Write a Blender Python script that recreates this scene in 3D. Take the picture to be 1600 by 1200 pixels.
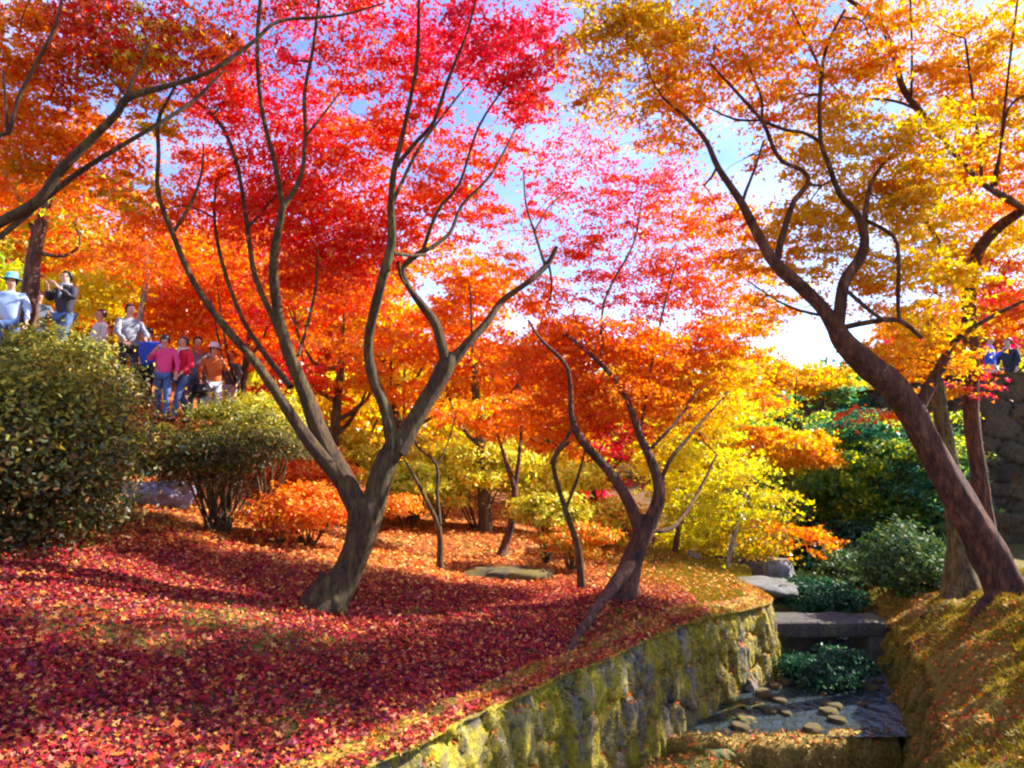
import bpy, bmesh, math, random
import numpy as np
from mathutils import Vector, Matrix, noise as mnoise
for o in list(bpy.data.objects): bpy.data.objects.remove(o)
rng = np.random.default_rng(11); random.seed(11)
S = bpy.context.scene; COL = S.collection
R = math.radians
# ------------------------------------------------------------------ camera
F = 1066.67; TILT = math.atan(100/F)
cd = bpy.data.cameras.new("camera"); cam = bpy.data.objects.new("camera", cd); COL.objects.link(cam)
cd.sensor_width = 36; cd.lens = 24; cd.clip_end = 2000; cd.clip_start = 0.05
cam.location = (0, 0, 0); cam.rotation_euler = (R(90)+TILT, 0, 0); S.camera = cam
# ------------------------------------------------------------------ sky and sun
SUN = Vector((0.80, 0.32, 0.66)).normalized()
elev = math.asin(SUN.z); azim = math.atan2(SUN.x, SUN.y)
w = bpy.data.worlds.new("World"); S.world = w; w.use_nodes = True
nt = w.node_tree; nt.nodes.clear()
out = nt.nodes.new('ShaderNodeOutputWorld'); bg = nt.nodes.new('ShaderNodeBackground')
sky = nt.nodes.new('ShaderNodeTexSky'); sky.sky_type = 'NISHITA'; sky.sun_disc = False
sky.sun_elevation = elev; sky.sun_rotation = azim; sky.ozone_density = 2.5; sky.dust_density = 0.0
tc = nt.nodes.new('ShaderNodeTexCoord'); mp = nt.nodes.new('ShaderNodeMapping'); mp.inputs['Scale'].default_value = (1, 1, 3.2)
ns = nt.nodes.new('ShaderNodeTexNoise'); ns.inputs['Scale'].default_value = 3.1; ns.inputs['Detail'].default_value = 7
rp = nt.nodes.new('ShaderNodeValToRGB'); rp.color_ramp.elements[0].position = 0.42; rp.color_ramp.elements[1].position = 0.8
rp.color_ramp.elements[1].color = (.75, .75, .75, 1)
mx = nt.nodes.new('ShaderNodeMix'); mx.data_type = 'RGBA'; mx.inputs[7].default_value = (2.7, 3.1, 4.9, 1)
nt.links.new(tc.outputs['Generated'], mp.inputs[0]); nt.links.new(mp.outputs[0], ns.inputs[0]); nt.links.new(ns.outputs[0], rp.inputs[0])
nt.links.new(rp.outputs[0], mx.inputs[0]); shs = nt.nodes.new('ShaderNodeHueSaturation'); shs.inputs['Saturation'].default_value = 1.1; shs.inputs['Hue'].default_value = .518; shs.inputs['Value'].default_value = .78; nt.links.new(sky.outputs[0], shs.inputs['Color']); nt.links.new(shs.outputs[0], mx.inputs[6]); nt.links.new(mx.outputs[2], bg.inputs[0])
bg.inputs[1].default_value = 0.15; nt.links.new(bg.outputs[0], out.inputs[0])
sd = bpy.data.lights.new("sun", 'SUN'); sd.energy = 4.6; sd.angle = R(0.6); sd.color = (1, .93, .82)
so = bpy.data.objects.new("sun", sd); COL.objects.link(so); so.rotation_euler = SUN.to_track_quat('Z', 'Y').to_euler(); so.location = (20, 0, 30)
S.view_settings.view_transform = 'Standard'; S.view_settings.look = 'None'; S.view_settings.gamma = 1; S.view_settings.exposure = 1.72
S.render.engine = 'CYCLES'; S.cycles.max_bounces = 10; S.cycles.transmission_bounces = 6; S.cycles.diffuse_bounces = 6
S.cycles.filter_width = 2.2
# ------------------------------------------------------------------ helpers
ca, sa = math.cos(TILT), math.sin(TILT)
def P(px, py, D):
    dx = (px-800)/F; dz = (600-py)/F
    d = Vector((dx, ca-dz*sa, sa+dz*ca)); return d*(D/d.y)
def tag(o, label=None, cat=None, group=None, kind=None):
    if label: o['label'] = label
    if cat: o['category'] = cat
    if group: o['group'] = group
    if kind: o['kind'] = kind
    return o
def empty(name, loc=(0, 0, 0), rz=0):
    o = bpy.data.objects.new(name, None); COL.objects.link(o); o.location = loc; o.rotation_euler.z = rz; o.empty_display_size = .2; return o
def link(name, me, mats, parent=None, smooth=False):
    o = bpy.data.objects.new(name, me); COL.objects.link(o)
    for m in (mats if isinstance(mats, (list, tuple)) else [mats]): me.materials.append(m)
    if smooth: me.polygons.foreach_set('use_smooth', np.ones(len(me.polygons), dtype=bool))
    if parent is not None: o.parent = parent
    return o
def npmesh(name, V, Fc, cols=None):
    """V (n,3); Fc (m,k) equal-size faces"""
    me = bpy.data.meshes.new(name); V = np.asarray(V, dtype=np.float32); Fc = np.asarray(Fc, dtype=np.int32)
    m, k = Fc.shape
    me.vertices.add(len(V)); me.vertices.foreach_set('co', V.ravel())
    me.loops.add(m*k); me.loops.foreach_set('vertex_index', Fc.ravel())
    me.polygons.add(m); me.polygons.foreach_set('loop_start', np.arange(m, dtype=np.int32)*k)
    if cols is not None:
        a = me.color_attributes.new('tint', 'FLOAT_COLOR', 'POINT')
        c = np.ones((len(V), 4), dtype=np.float32); c[:, :3] = cols; a.data.foreach_set('color', c.ravel())
    me.update(calc_edges=True); me.validate(); return me
# ---- smooth pseudo noise in numpy (sum of rotated sines) and value noise
_perm = rng.random((256, 256)).astype(np.float32)
def vnoise(x, y):
    x = np.asarray(x, dtype=float); y = np.asarray(y, dtype=float)
    xi = np.floor(x).astype(int); yi = np.floor(y).astype(int); fx = x-xi; fy = y-yi
    fx = fx*fx*(3-2*fx); fy = fy*fy*(3-2*fy)
    g = lambda a, b: _perm[a % 256, b % 256]
    return (g(xi, yi)*(1-fx)+g(xi+1, yi)*fx)*(1-fy)+(g(xi, yi+1)*(1-fx)+g(xi+1, yi+1)*fx)*fy
def fbm(x, y, o=4):
    s = 0; a = .5
    for i in range(o): s = s+a*vnoise(x*2**i+17*i, y*2**i-9*i); a *= .5
    return s
# ------------------------------------------------------------------ materials
def mat(name):
    m = bpy.data.materials.new(name); m.use_nodes = True; n = m.node_tree; b = n.nodes['Principled BSDF']; return m, n, b
def N(n, t, **k):
    x = n.nodes.new('ShaderNode'+t)
    for a, v in k.items(): setattr(x, a, v)
    return x
def noise_ramp(n, scale, stops, detail=6, coord='Object', rough=.6, dist=0, vec_scale=None):
    tc = N(n, 'TexCoord'); t = N(n, 'TexNoise'); t.inputs['Scale'].default_value = scale; t.inputs['Detail'].default_value = detail
    t.inputs['Roughness'].default_value = rough; t.inputs['Distortion'].default_value = dist
    if vec_scale:
        mp = N(n, 'Mapping'); mp.inputs['Scale'].default_value = vec_scale; n.links.new(tc.outputs[coord], mp.inputs[0]); n.links.new(mp.outputs[0], t.inputs[0])
    else: n.links.new(tc.outputs[coord], t.inputs[0])
    r = N(n, 'ValToRGB'); els = r.color_ramp.elements
    while len(els) < len(stops): els.new(.5)
    for e, (p, c) in zip(els, stops): e.position = p; e.color = (*c, 1)
    n.links.new(t.outputs[0], r.inputs[0]); return t, r
def bump(n, b, src, dist=.02, strength=.6):
    bp = N(n, 'Bump'); bp.inputs['Distance'].default_value = dist; bp.inputs['Strength'].default_value = strength
    n.links.new(src, bp.inputs['Height']); n.links.new(bp.outputs[0], b.inputs['Normal'])
def simple(name, c, rough=.7, var=.25, scale=30, bd=.003):
    m, n, b = mat(name); lo = tuple(x*(1-var) for x in c); hi = tuple(min(1, x*(1+var)) for x in c)
    t, r = noise_ramp(n, scale, [(.3, lo), (.7, hi)]); n.links.new(r.outputs[0], b.inputs['Base Color']); b.inputs['Roughness'].default_value = rough
    bump(n, b, t.outputs[0], bd); return m
def leafmat(name, trans=.5, gloss=.08, gr=.35):
    m, n, b = mat(name); n.nodes.remove(b); o = n.nodes['Material Output']
    a = N(n, 'Attribute', attribute_name='tint'); d = N(n, 'BsdfDiffuse'); t = N(n, 'BsdfTranslucent'); g = N(n, 'BsdfGlossy'); g.inputs['Roughness'].default_value = gr
    hs = N(n, 'HueSaturation'); hs.inputs['Value'].default_value = 1.0; hs.inputs['Saturation'].default_value = 1.06
    x = N(n, 'MixShader'); x.inputs[0].default_value = trans; y = N(n, 'MixShader'); y.inputs[0].default_value = gloss
    L = n.links.new; L(a.outputs['Color'], d.inputs[0]); L(a.outputs['Color'], hs.inputs['Color']); L(hs.outputs[0], t.inputs[0])
    L(d.outputs[0], x.inputs[1]); L(t.outputs[0], x.inputs[2]); L(x.outputs[0], y.inputs[1]); L(g.outputs[0], y.inputs[2]); L(y.outputs[0], o.inputs[0]); return m
def barkmat(name, stops, scale=9):
    m, n, b = mat(name); t, r = noise_ramp(n, scale, stops, detail=9, dist=.6, vec_scale=(1, 1, .35), rough=.72)
    n.links.new(r.outputs[0], b.inputs['Base Color']); b.inputs['Roughness'].default_value = .85
    t2, r2 = noise_ramp(n, 30, [(.38, (.25, .25, .25)), (.5, (1, 1, 1)), (.75, (1.9, 1.8, 1.6))], vec_scale=(1, 1, .22), detail=10, rough=.75)
    mm = N(n, 'Mix', data_type='RGBA', blend_type='MULTIPLY'); mm.inputs[0].default_value = 1; n.links.new(r.outputs[0], mm.inputs[6]); n.links.new(r2.outputs[0], mm.inputs[7]); n.links.new(mm.outputs[2], b.inputs['Base Color'])
    bump(n, b, t2.outputs[0], .06, 1.0); return m
M = {}
M['leaf'] = leafmat('maple_leaf', .7, .03)
M['litter'] = leafmat('fallen_leaf', .2, .02, .5)
M['shrub'] = leafmat('shrub_leaf', .3, .03, .5)
M['bark'] = barkmat('bark_dark', [(.28, (.03, .016, .008)), (.48, (.10, .052, .02)), (.6, (.13, .10, .025)), (.76, (.26, .18, .09))])
M['bark_red'] = barkmat('bark_red', [(.3, (.02, .008, .006)), (.48, (.10, .035, .018)), (.6, (.2, .08, .035)), (.74, (.36, .25, .15))])
M['bark_moss'] = barkmat('bark_moss', [(.25, (.03, .02, .01)), (.45, (.12, .08, .03)), (.6, (.22, .17, .04)), (.8, (.32, .3, .16))])
M['bark_pale'] = barkmat('bark_pale', [(.25, (.2, .15, .1)), (.6, (.5, .42, .33)), (.85, (.7, .62, .5))])
PAL = dict(
 R=[(.9, .02, .012), (.88, .05, .015), (.9, .02, .05), (.9, .13, .02), (.75, .01, .02), (.9, .3, .12)],  # pale last tone stands in for glints on the leaves
 C=[(.82, .015, .08), (.9, .12, .2), (.82, .03, .09), (.8, .05, .03), (.6, .01, .03)],
 RO=[(.88, .09, .01), (.9, .16, .012), (.85, .05, .012), (.9, .25, .02)],
 O=[(.9, .2, .008), (.9, .28, .01), (.88, .13, .008), (.92, .36, .02)],
 OY=[(.9, .33, .01), (.9, .45, .02), (.85, .22, .01), (.85, .55, .03)],
 G=[(.88, .5, .012), (.82, .42, .012), (.85, .6, .03), (.55, .42, .02), (.88, .3, .012)],
 OL=[(.5, .4, .02), (.65, .46, .02), (.38, .36, .03), (.75, .4, .02)],
 Y=[(.88, .62, .02), (.85, .5, .015), (.7, .6, .03), (.9, .7, .06)],
 YG=[(.62, .64, .03), (.78, .72, .04), (.42, .54, .04), (.85, .75, .06)],
 GR=[(.09, .24, .05), (.2, .38, .06), (.08, .24, .12), (.36, .44, .06)],
 T=[(.02, .14, .09), (.04, .2, .1), (.02, .09, .06), (.09, .22, .07)],
 B=[(.42, .06, .02), (.55, .1, .02), (.3, .05, .02), (.6, .03, .03), (.45, .22, .03)])
def palcols(pal, n, var=.22):
    if isinstance(pal, str) and '+' in pal:
        ps = pal.split('+'); A = np.array(sum([PAL[p] for p in ps], []))
    else: A = np.array(PAL[pal]) if isinstance(pal, str) else np.array(pal)
    return np.clip(A[rng.integers(0, len(A), n)]*(1+rng.uniform(-var, var, (n, 1))), 0, .95)
# leaf outlines (unit size), in the leaf's own plane
def star(k, inner, base=0):
    p = []
    for i in range(2*k):
        a = math.pi*i/k; r = 1 if i % 2 == 0 else inner; p.append((r*math.cos(a), r*math.sin(a)))
    return np.array(p)
TRI = star(3, .38); QUAD = np.array([(1, 0), (.1, .55), (-.8, 0), (.1, -.55)])
MAPLE = np.array([(-.35, 0), (-.55, .5), (-.05, .3), (.15, .9), (.35, .28), (1.05, 0), (.35, -.28), (.15, -.9), (-.05, -.3), (-.55, -.5)])
OVAL = np.array([(1, 0), (.45, .38), (-.5, .38), (-1, 0), (-.5, -.38), (.45, -.38)])
def leaves(C, size, shape, flat=.55, normals=None, curl=.25):
    """C (n,3) centres, size scalar/array. flat: 0 random .. 1 horizontal"""
    n = len(C); k = len(shape); nr = rng.normal(size=(n, 3)); nr /= np.linalg.norm(nr, axis=1)[:, None]
    if normals is None: base = np.tile([0, 0, 1.0], (n, 1))
    else: base = normals
    Z = base*flat+nr*(1-flat); Z /= np.linalg.norm(Z, axis=1)[:, None]+1e-9
    t = rng.normal(size=(n, 3)); X = np.cross(t, Z); X /= np.linalg.norm(X, axis=1)[:, None]+1e-9; Y = np.cross(Z, X)
    s = (np.ones(n)*size*rng.uniform(.65, 1.3, n))[:, None, None]
    zc = curl*(shape[:, 0]**2*.5-shape[:, 1]**2*.6)
    V = C[:, None, :]+s*(shape[None, :, 0, None]*X[:, None, :]+shape[None, :, 1, None]*Y[:, None, :]+zc[None, :, None]*Z[:, None, :])
    return V.reshape(-1, 3)
def leafmesh(name, C, size, cols, shape=TRI, flat=.4, normals=None, curl=.25):
    k = len(shape); V = leaves(C, size, shape, flat, normals, curl)
    Fc = np.arange(len(C)*k).reshape(-1, k); return npmesh(name, V, Fc, np.repeat(cols, k, axis=0))
# ---- tubes
def catmull(pts, seg=.12):
    pts = [np.array(p, dtype=float) for p in pts]
    if len(pts) == 2: pts = [pts[0], (pts[0]+pts[1])/2, pts[1]]
    Q = [2*pts[0]-pts[1]]+pts+[2*pts[-1]-pts[-2]]; o = []
    for i in range(1, len(Q)-2):
        L = np.linalg.norm(Q[i+1][:3]-Q[i][:3]); n = max(2, min(14, int(L/seg)))
        for j in range(n):
            t = j/n; p0, p1, p2, p3 = Q[i-1], Q[i], Q[i+1], Q[i+2]
            o.append(.5*((2*p1)+(-p0+p2)*t+(2*p0-5*p1+4*p2-p3)*t*t+(-p0+3*p1-3*p2+p3)*t**3))
    o.append(pts[-1]); return np.array(o)
class Tubes:
    def __init__(s): s.V = []; s.F = []; s.n = 0; s.sk = []
    def add(s, pts, sides=8, rough=.0, keep=True, seg=.12, tip=True):
        """pts: (x,y,z,r)"""
        A = catmull(pts, seg); n = len(A); C = A[:, :3]; r = np.maximum(A[:, 3], .0015)
        T = np.gradient(C, axis=0); T /= np.linalg.norm(T, axis=1)[:, None]+1e-9
        u = np.cross(T[0], [0, .3, 1.0]); u = u/np.linalg.norm(u) if np.linalg.norm(u) > 1e-3 else np.array([1., 0, 0])
        ang = np.arange(sides)*2*math.pi/sides; ph = rng.uniform(0, 9)
        arc = np.r_[0, np.cumsum(np.linalg.norm(np.diff(C, axis=0), axis=1))]; sd_ = rng.uniform(0, 200)
        for i in range(n):
            u = u-T[i]*np.dot(u, T[i]); u /= np.linalg.norm(u)+1e-9; v = np.cross(T[i], u)
            rr = r[i]*(1+rough*(np.sin(ang*3+ph+i*.13)*.5+np.sin(ang*5+ph*2-i*.21)*.35+rng.normal(0, .12, sides)))
            if r[i] > .03: rr = rr+r[i]*.16*(vnoise(np.minimum(np.arange(sides), sides-np.arange(sides))*.9+sd_, np.full(sides, arc[i]*5+sd_))-.5)+r[i]*.22*(vnoise(np.minimum(np.arange(sides), sides-np.arange(sides))*.3+sd_, np.full(sides, arc[i]*2.2))-.5)
            s.V.append(C[i]+rr[:, None]*(np.cos(ang)[:, None]*u+np.sin(ang)[:, None]*v))
        b = s.n
        i0 = np.arange(n-1)[:, None]*sides; j = np.arange(sides)[None, :]; j2 = (j+1) % sides
        s.F.append(np.stack([b+i0+j, b+i0+j2, b+i0+sides+j2, b+i0+sides+j], -1).reshape(-1, 4)); s.n += n*sides
        if keep: s.sk.append(A)
    def px(s, lst, **k):
        """lst of (px,py,D,width_px)"""
        s.add([(*P(a, b, D), (wd*.35 if wd > 8 else wd*.40)*D/F) for a, b, D, wd in lst], **k)
    def mesh(s, name): return npmesh(name, np.concatenate(s.V), np.concatenate(s.F))
    def skel(s): return np.concatenate(s.sk)
def twig(T, target, r0=.012, r1=.003, wob=.12, sides=5, sk=None):
    sk = T.skel() if sk is None else sk
    d = np.linalg.norm(sk[:, :3]-target, axis=1)+.6*np.maximum(0, sk[:, 2]-target[2]); i = int(np.argmin(d)); a = sk[i, :3]; r0 = min(r0, sk[i, 3]*.75)
    L = np.linalg.norm(target-a); n = max(3, int(L/.28)+2); pts = []
    for j in range(n):
        t = j/(n-1); p = a+(target-a)*t; p = p+np.array([0, 0, 1])*math.sin(t*math.pi)*L*.1*(1 if target[2] < a[2]+.5*L else -1)
        if 0 < j < n-1: p = p+rng.normal(0, wob*L/n, 3)
        pts.append((*p, r0+(r1-r0)*t))
    T.add(pts, sides=sides, keep=True, seg=.2)
def clump(T, c, rad, n, pal, lsize, ntier=None, twr=.012, subt=3):
    """flattened tiers of leaves inside an ellipsoid; returns centres and colours"""
    c = np.array(c); rad = np.array(rad); ntier = ntier or max(6, int(n/60))
    if T is not None:
        sk = T.skel(); twig(T, c, twr, .004, sk=sk)
    u = rng.normal(size=(ntier, 3)); u /= np.linalg.norm(u, axis=1)[:, None]; u *= rng.uniform(.15, 1, (ntier, 1))**.45; tc_ = c+u*rad
    if T is not None:
        sk2 = T.sk[-1]
        for q in tc_[:subt]: twig(T, q, .008, .003, sk=sk2, sides=4)
    idx = rng.integers(0, ntier, n); tr = rng.uniform(.2, .55, ntier)*min(rad[0], rad[1])*1.25; tilt = rng.normal(0, .22, (ntier, 2))
    g = rng.normal(0, .5, (n, 2))*tr[idx][:, None]; z = g[:, 0]*tilt[idx, 0]+g[:, 1]*tilt[idx, 1]+rng.normal(0, .10, n)*tr[idx]-.25*(g**2).sum(1)/(tr[idx]+.05)
    Cn = tc_[idx]+np.stack([g[:, 0], g[:, 1], z], 1)
    tone = rng.uniform(.82, 1.15, ntier)[idx][:, None]
    return Cn, np.clip(palcols(pal, n)*tone, 0, .95)
def crown(T, specs, lsize=.05, dens=2.2, shape=TRI, flat=.35, subt=5, twr=.012):
    """specs: (px,py,D,rx_px,ry_px,palette,coverage[,depth radius m])"""
    Cs = []; Ks = []
    for sp in specs:
        px, py, D, rx, ry, pal, cov = sp[:7]; m = D/F; dr = sp[7] if len(sp) > 7 else max(.35, rx*m*.8)
        area = math.pi*rx*ry*m*m; la = lsize*lsize*1.0
        n = int(max(40, cov*dens*area/la)); c, k = clump(T, P(px, py, D), (rx*m, dr, ry*m), n, pal, lsize, subt=subt, twr=twr); Cs.append(c); Ks.append(k)
    return leafmesh('crown', np.concatenate(Cs), lsize, np.concatenate(Ks), shape, flat)
# ------------------------------------------------------------------ terrain height
CW = [(-1.6, 2.4), (-0.5, 3.6), (.33, 5.0), (1.12, 6.1), (2.1, 7.15), (2.95, 7.95), (3.12, 8.35), (3.3, 9.4), (3.9, 11.5), (3.9, 13.6)]   # left wall line, top edge
RW = [(1.2, 2.4), (1.78, 3.6), (2.28, 4.6), (2.62, 5.2), (3.08, 6.05), (3.35, 6.7), (3.82, 7.5), (4.3, 8.4), (4.75, 9.4), (5.6, 11.5), (5.9, 13.6)]  # right foot
WATER = -2.55
ctrl = []
def cp(px, py, D): p = P(px, py, D); ctrl.append(tuple(p))
for a in [(0, 1200, 3.2), (0, 1000, 4.3), (100, 870, 6), (200, 1200, 3.35), (400, 1200, 3.4), (640, 1180, 3.6), (515, 950, 6.4), (300, 950, 5.6), (300, 825, 8.2), (450, 850, 8.4),
          (600, 880, 8.3), (690, 892, 9), (785, 868, 10.5), (780, 825, 14), (910, 925, 7.8), (880, 1022, 5.6), (975, 932, 7.2), (1100, 935, 7.8), (1190, 943, 8.0), (1050, 872, 10.5),
          (1130, 905, 9.6), (1000, 850, 12), (870, 1062, 5.0), (1000, 1010, 6.1), (270, 665, 13.5), (350, 690, 14), (180, 620, 13.2), (70, 572, 13), (0, 560, 12), (600, 795, 16), (480, 770, 14),
          (1365, 955, 8.5), (1400, 1050, 6.2), (1570, 935, 6.5), (1505, 938, 7.9), (1600, 1000, 5.2), (1600, 1150, 4.1), (1480, 1150, 4.7), (1440, 930, 9.2), (1400, 870, 13), (1560, 860, 13.5), (1450, 1100, 5.3),
          (220, 770, 9.5), (30, 800, 7.5)]: cp(*a)
ctrl += [(0, 0, -1.6), (-3, 0, -1.5), (3, 0, -1.6), (0, -6, -1.6), (-6, 4, -.6), (-9, 8, .8), (-14, 12, 3), (2.7, 13, -2.15), (3.4, 15, -2.45), (4.5, 19, -2.3), (0, 20, -1.5), (-8, 20, 1), (8, 4, -1.2), (10, 8, -1.4), (9, 20, -1.5),
         (0, 32, -1.0), (-20, 30, 4), (18, 32, 1), (0, 60, 3), (-40, 60, 10), (40, 60, 6), (0, -40, -1.6), (-40, 0, 6), (40, 0, 1), (-80, 120, 18), (80, 120, 16), (0, 140, 10), (-80, -60, 5), (80, -60, 3)]
cA = np.array(ctrl)
def _phi(r2): return .5*r2*np.log(r2+1e-9)
def _fit():
    n = len(cA); XY = cA[:, :2]/20; d2 = ((XY[:, None]-XY[None])**2).sum(-1)
    K = _phi(d2)+np.eye(n)*2e-4; Pm = np.c_[np.ones(n), XY]; A = np.block([[K, Pm], [Pm.T, np.zeros((3, 3))]])
    return np.linalg.solve(A, np.r_[cA[:, 2], 0, 0, 0])
_w = _fit()
def tps(x, y):
    x = np.asarray(x, dtype=float); y = np.asarray(y, dtype=float); s = _w[-3]+_w[-2]*x/20+_w[-1]*y/20
    for (cx, cy, _), wi in zip(cA, _w[:-3]): s = s+wi*_phi(((x-cx)**2+(y-cy)**2)/400)
    return s
def xline(L, y): ys = [p[1] for p in L]; xs = [p[0] for p in L]; return np.interp(y, ys, xs)
def base_h(x, y):
    z = tps(x, y); z = np.where(y > 200, np.minimum(z, 40), z)
    z = z+.05*(fbm(x*1.3, y*1.3)-.5)+.03*(fbm(x*5, y*5, 3)-.5)
    rb = np.clip((x-xline(RW, y)+.2)/.5, 0, 1)*np.clip((13-y)/2, 0, 1)*(y > 0); z = z+rb*(.46*(fbm(x*1.9+3, y*1.9, 4)-.47)+.16*(fbm(x*6, y*6, 3)-.47))
    step = np.clip((x-9.45)/.3, 0, 1)*np.clip((y-14.25)/.3, 0, 1)*np.clip((60-y)/20, 0, 1); z = z+step*(1.0-z)*(z < 1.0)
    return z
def height(x, y):
    x = np.asarray(x, dtype=float); y = np.asarray(y, dtype=float); z = base_h(x, y)
    l = xline(CW, y)-.13; r = xline(RW, y)+.14+.36*np.clip((8.6-y)/2, 0, 1); top = z
    # canal bed
    inside = (x > l) & (x < r+.02) & (y < 13.7) & (y > 1.5)
    z = np.where(inside, -3.35, z)
    sl = (x >= r+.02) & (x < r+.84) & (y < 13.7) & (y > 1.5)      # right bank face, steep
    t = np.clip((x-r-.02)/.8, 0, 1)**.8; z = np.where(sl, -2.9+(top-.04+2.9)*t, z)
    e = ((x-4.1)/2.3)**2+((y-16)/2.6)**2; z = np.where(e < 1.25, np.minimum(z, -2.7+np.clip(e-.8, 0, 1)*2.2), z)
    return z
def hz(x, y): return float(height(np.array([x]), np.array([y]))[0])
def bz(x, y): return float(base_h(np.array([x]), np.array([y]))[0])
def axis(a, b, d, far, g=1.16):
    m = list(np.arange(a, b, d)); s = d; v = m[-1]
    while v < far: s *= g; v += s; m.append(v)
    s = d; v = a; lo = []
    while v > -far: s *= g; v -= s; lo.append(v)
    return np.array(lo[::-1]+m)
xs = axis(-7, 7.5, .075, 500); ys = axis(2.2, 12.5, .085, 500)
X, Y = np.meshgrid(xs, ys); Z = height(X, Y); nx, ny = len(xs), len(ys)
I = (np.arange(ny-1)[:, None]*nx+np.arange(nx-1)[None]); Fg = np.stack([I, I+1, I+1+nx, I+nx], -1).reshape(-1, 4)
# tint: where the moss is olive and where leaf mould is red or orange
def soil_tint(x, y):
    n1 = fbm(x*1.7+5, y*1.7, 4); n2 = fbm(x*6, y*6, 3)
    red = np.array([.10, .014, .012]); orange = np.array([.26, .075, .015]); moss = np.array([.17, .125, .015]); dark = np.array([.05, .02, .01])
    a = np.clip((y-6.4-.25*x+(n1-.5)*3)/1.6, 0, 1)[..., None]; c = red*(1-a)+orange*a
    m = np.clip(((x-1.6-(y-7)*.2)+(n1-.5)*2)/.9, 0, 1)[..., None]; c = c*(1-m)+moss*m
    k = np.clip((n1-.56)*9, 0, 1)[..., None]*(x[..., None] < 2); c = c*(1-k)+np.array([.16, .15, .02])*k
    g = np.clip((y-13)/6, 0, 1)[..., None]*np.clip((x-3)/3, 0, 1)[..., None]; c = c*(1-g)+np.array([.05, .07, .02])*g
    d = np.clip((n2-.55)*4, 0, 1)[..., None]*.6; return c*(1-d)+dark*d
gm = npmesh('ground', np.stack([X, Y, Z], -1).reshape(-1, 3), Fg, soil_tint(X, Y).reshape(-1, 3))
m, n, b = mat('soil_and_moss'); a = N(n, 'Attribute', attribute_name='tint'); t, r = noise_ramp(n, 45, [(.3, (.45, .45, .45)), (.7, (1.5, 1.5, 1.5))], detail=8)
mm = N(n, 'Mix', data_type='RGBA', blend_type='MULTIPLY'); mm.inputs[0].default_value = 1; n.links.new(a.outputs[0], mm.inputs[6]); n.links.new(r.outputs[0], mm.inputs[7])
n.links.new(mm.outputs[2], b.inputs['Base Color']); b.inputs['Roughness'].default_value = .95; bump(n, b, t.outputs[0], .03, .8); M['soil'] = m
tag(link('ground', gm, m, smooth=True), kind='structure')
# ------------------------------------------------------------------ water
m, n, b = mat('stream_water'); b.inputs['Base Color'].default_value = (.03, .045, .05, 1); b.inputs['Roughness'].default_value = .12; b.inputs['Specular IOR Level'].default_value = .8; b.inputs['IOR'].default_value = 1.33
t, r = noise_ramp(n, 7, [(0, (0, 0, 0)), (1, (1, 1, 1))], detail=4, vec_scale=(1, .6, 1)); bump(n, b, t.outputs[0], .10, .8); M['water'] = m
def strip_between(name, y0, y1, z, ex=.4):
    yy = np.linspace(y0, y1, 40); V = []; 
    for y in yy: V += [(xline(CW, y)-.1, y, z), (xline(RW, y)+ex, y, z)]
    i = np.arange(39)[:, None]*2; return npmesh(name, V, np.concatenate([i, i+1, i+3, i+2], 1))
tag(link('stream', strip_between('stream', 6.32, 13.9, WATER), M['water']), kind='structure')
tag(link('lower_pool', strip_between('lower_pool', 2.5, 6.1, -3.2), M['water']), kind='structure')
aa = np.linspace(0, 2*math.pi, 48, endpoint=False); V = [(4.1+2.6*math.cos(q), 16+2.9*math.sin(q), WATER-.02) for q in aa]
tag(link('pond', npmesh('pond', V, [list(range(48))]), M['water']), kind='structure')
# ------------------------------------------------------------------ stone walls
def stonemat(name, stone, moss, mo=.5, scale=2.2):
    m, n, b = mat(name); a = N(n, 'Attribute', attribute_name='tint')
    t, r = noise_ramp(n, scale, [(mo-.07, (0, 0, 0)), (mo+.07, (1, 1, 1))], detail=9, vec_scale=(1, 1, .45), rough=.75, dist=.4)
    t2, r2 = noise_ramp(n, 26, [(.3, (.45, .45, .45)), (.72, (1.55, 1.5, 1.45))], detail=8)
    x = N(n, 'Mix', data_type='RGBA'); x.inputs[7].default_value = (*moss, 1); n.links.new(r.outputs[0], x.inputs[0]); n.links.new(a.outputs[0], x.inputs[6])
    y = N(n, 'Mix', data_type='RGBA', blend_type='MULTIPLY'); y.inputs[0].default_value = 1; n.links.new(x.outputs[2], y.inputs[6]); n.links.new(r2.outputs[0], y.inputs[7])
    n.links.new(y.outputs[2], b.inputs['Base Color']); b.inputs['Roughness'].default_value = .9; bump(n, b, t2.outputs[0], .025, .9); return m
M['stone'] = stonemat('mossy_stone', None, (.38, .3, .012), .5, 4.2)
M['stone2'] = stonemat('brown_stone', None, (.17, .125, .012), .5)
def resample(L, d):
    L = np.array(L, dtype=float); s = np.r_[0, np.cumsum(np.linalg.norm(np.diff(L, axis=0), axis=1))]; k = np.arange(0, s[-1], d)
    return np.stack([np.interp(k, s, L[:, i]) for i in range(L.shape[1])], 1), k
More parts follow.
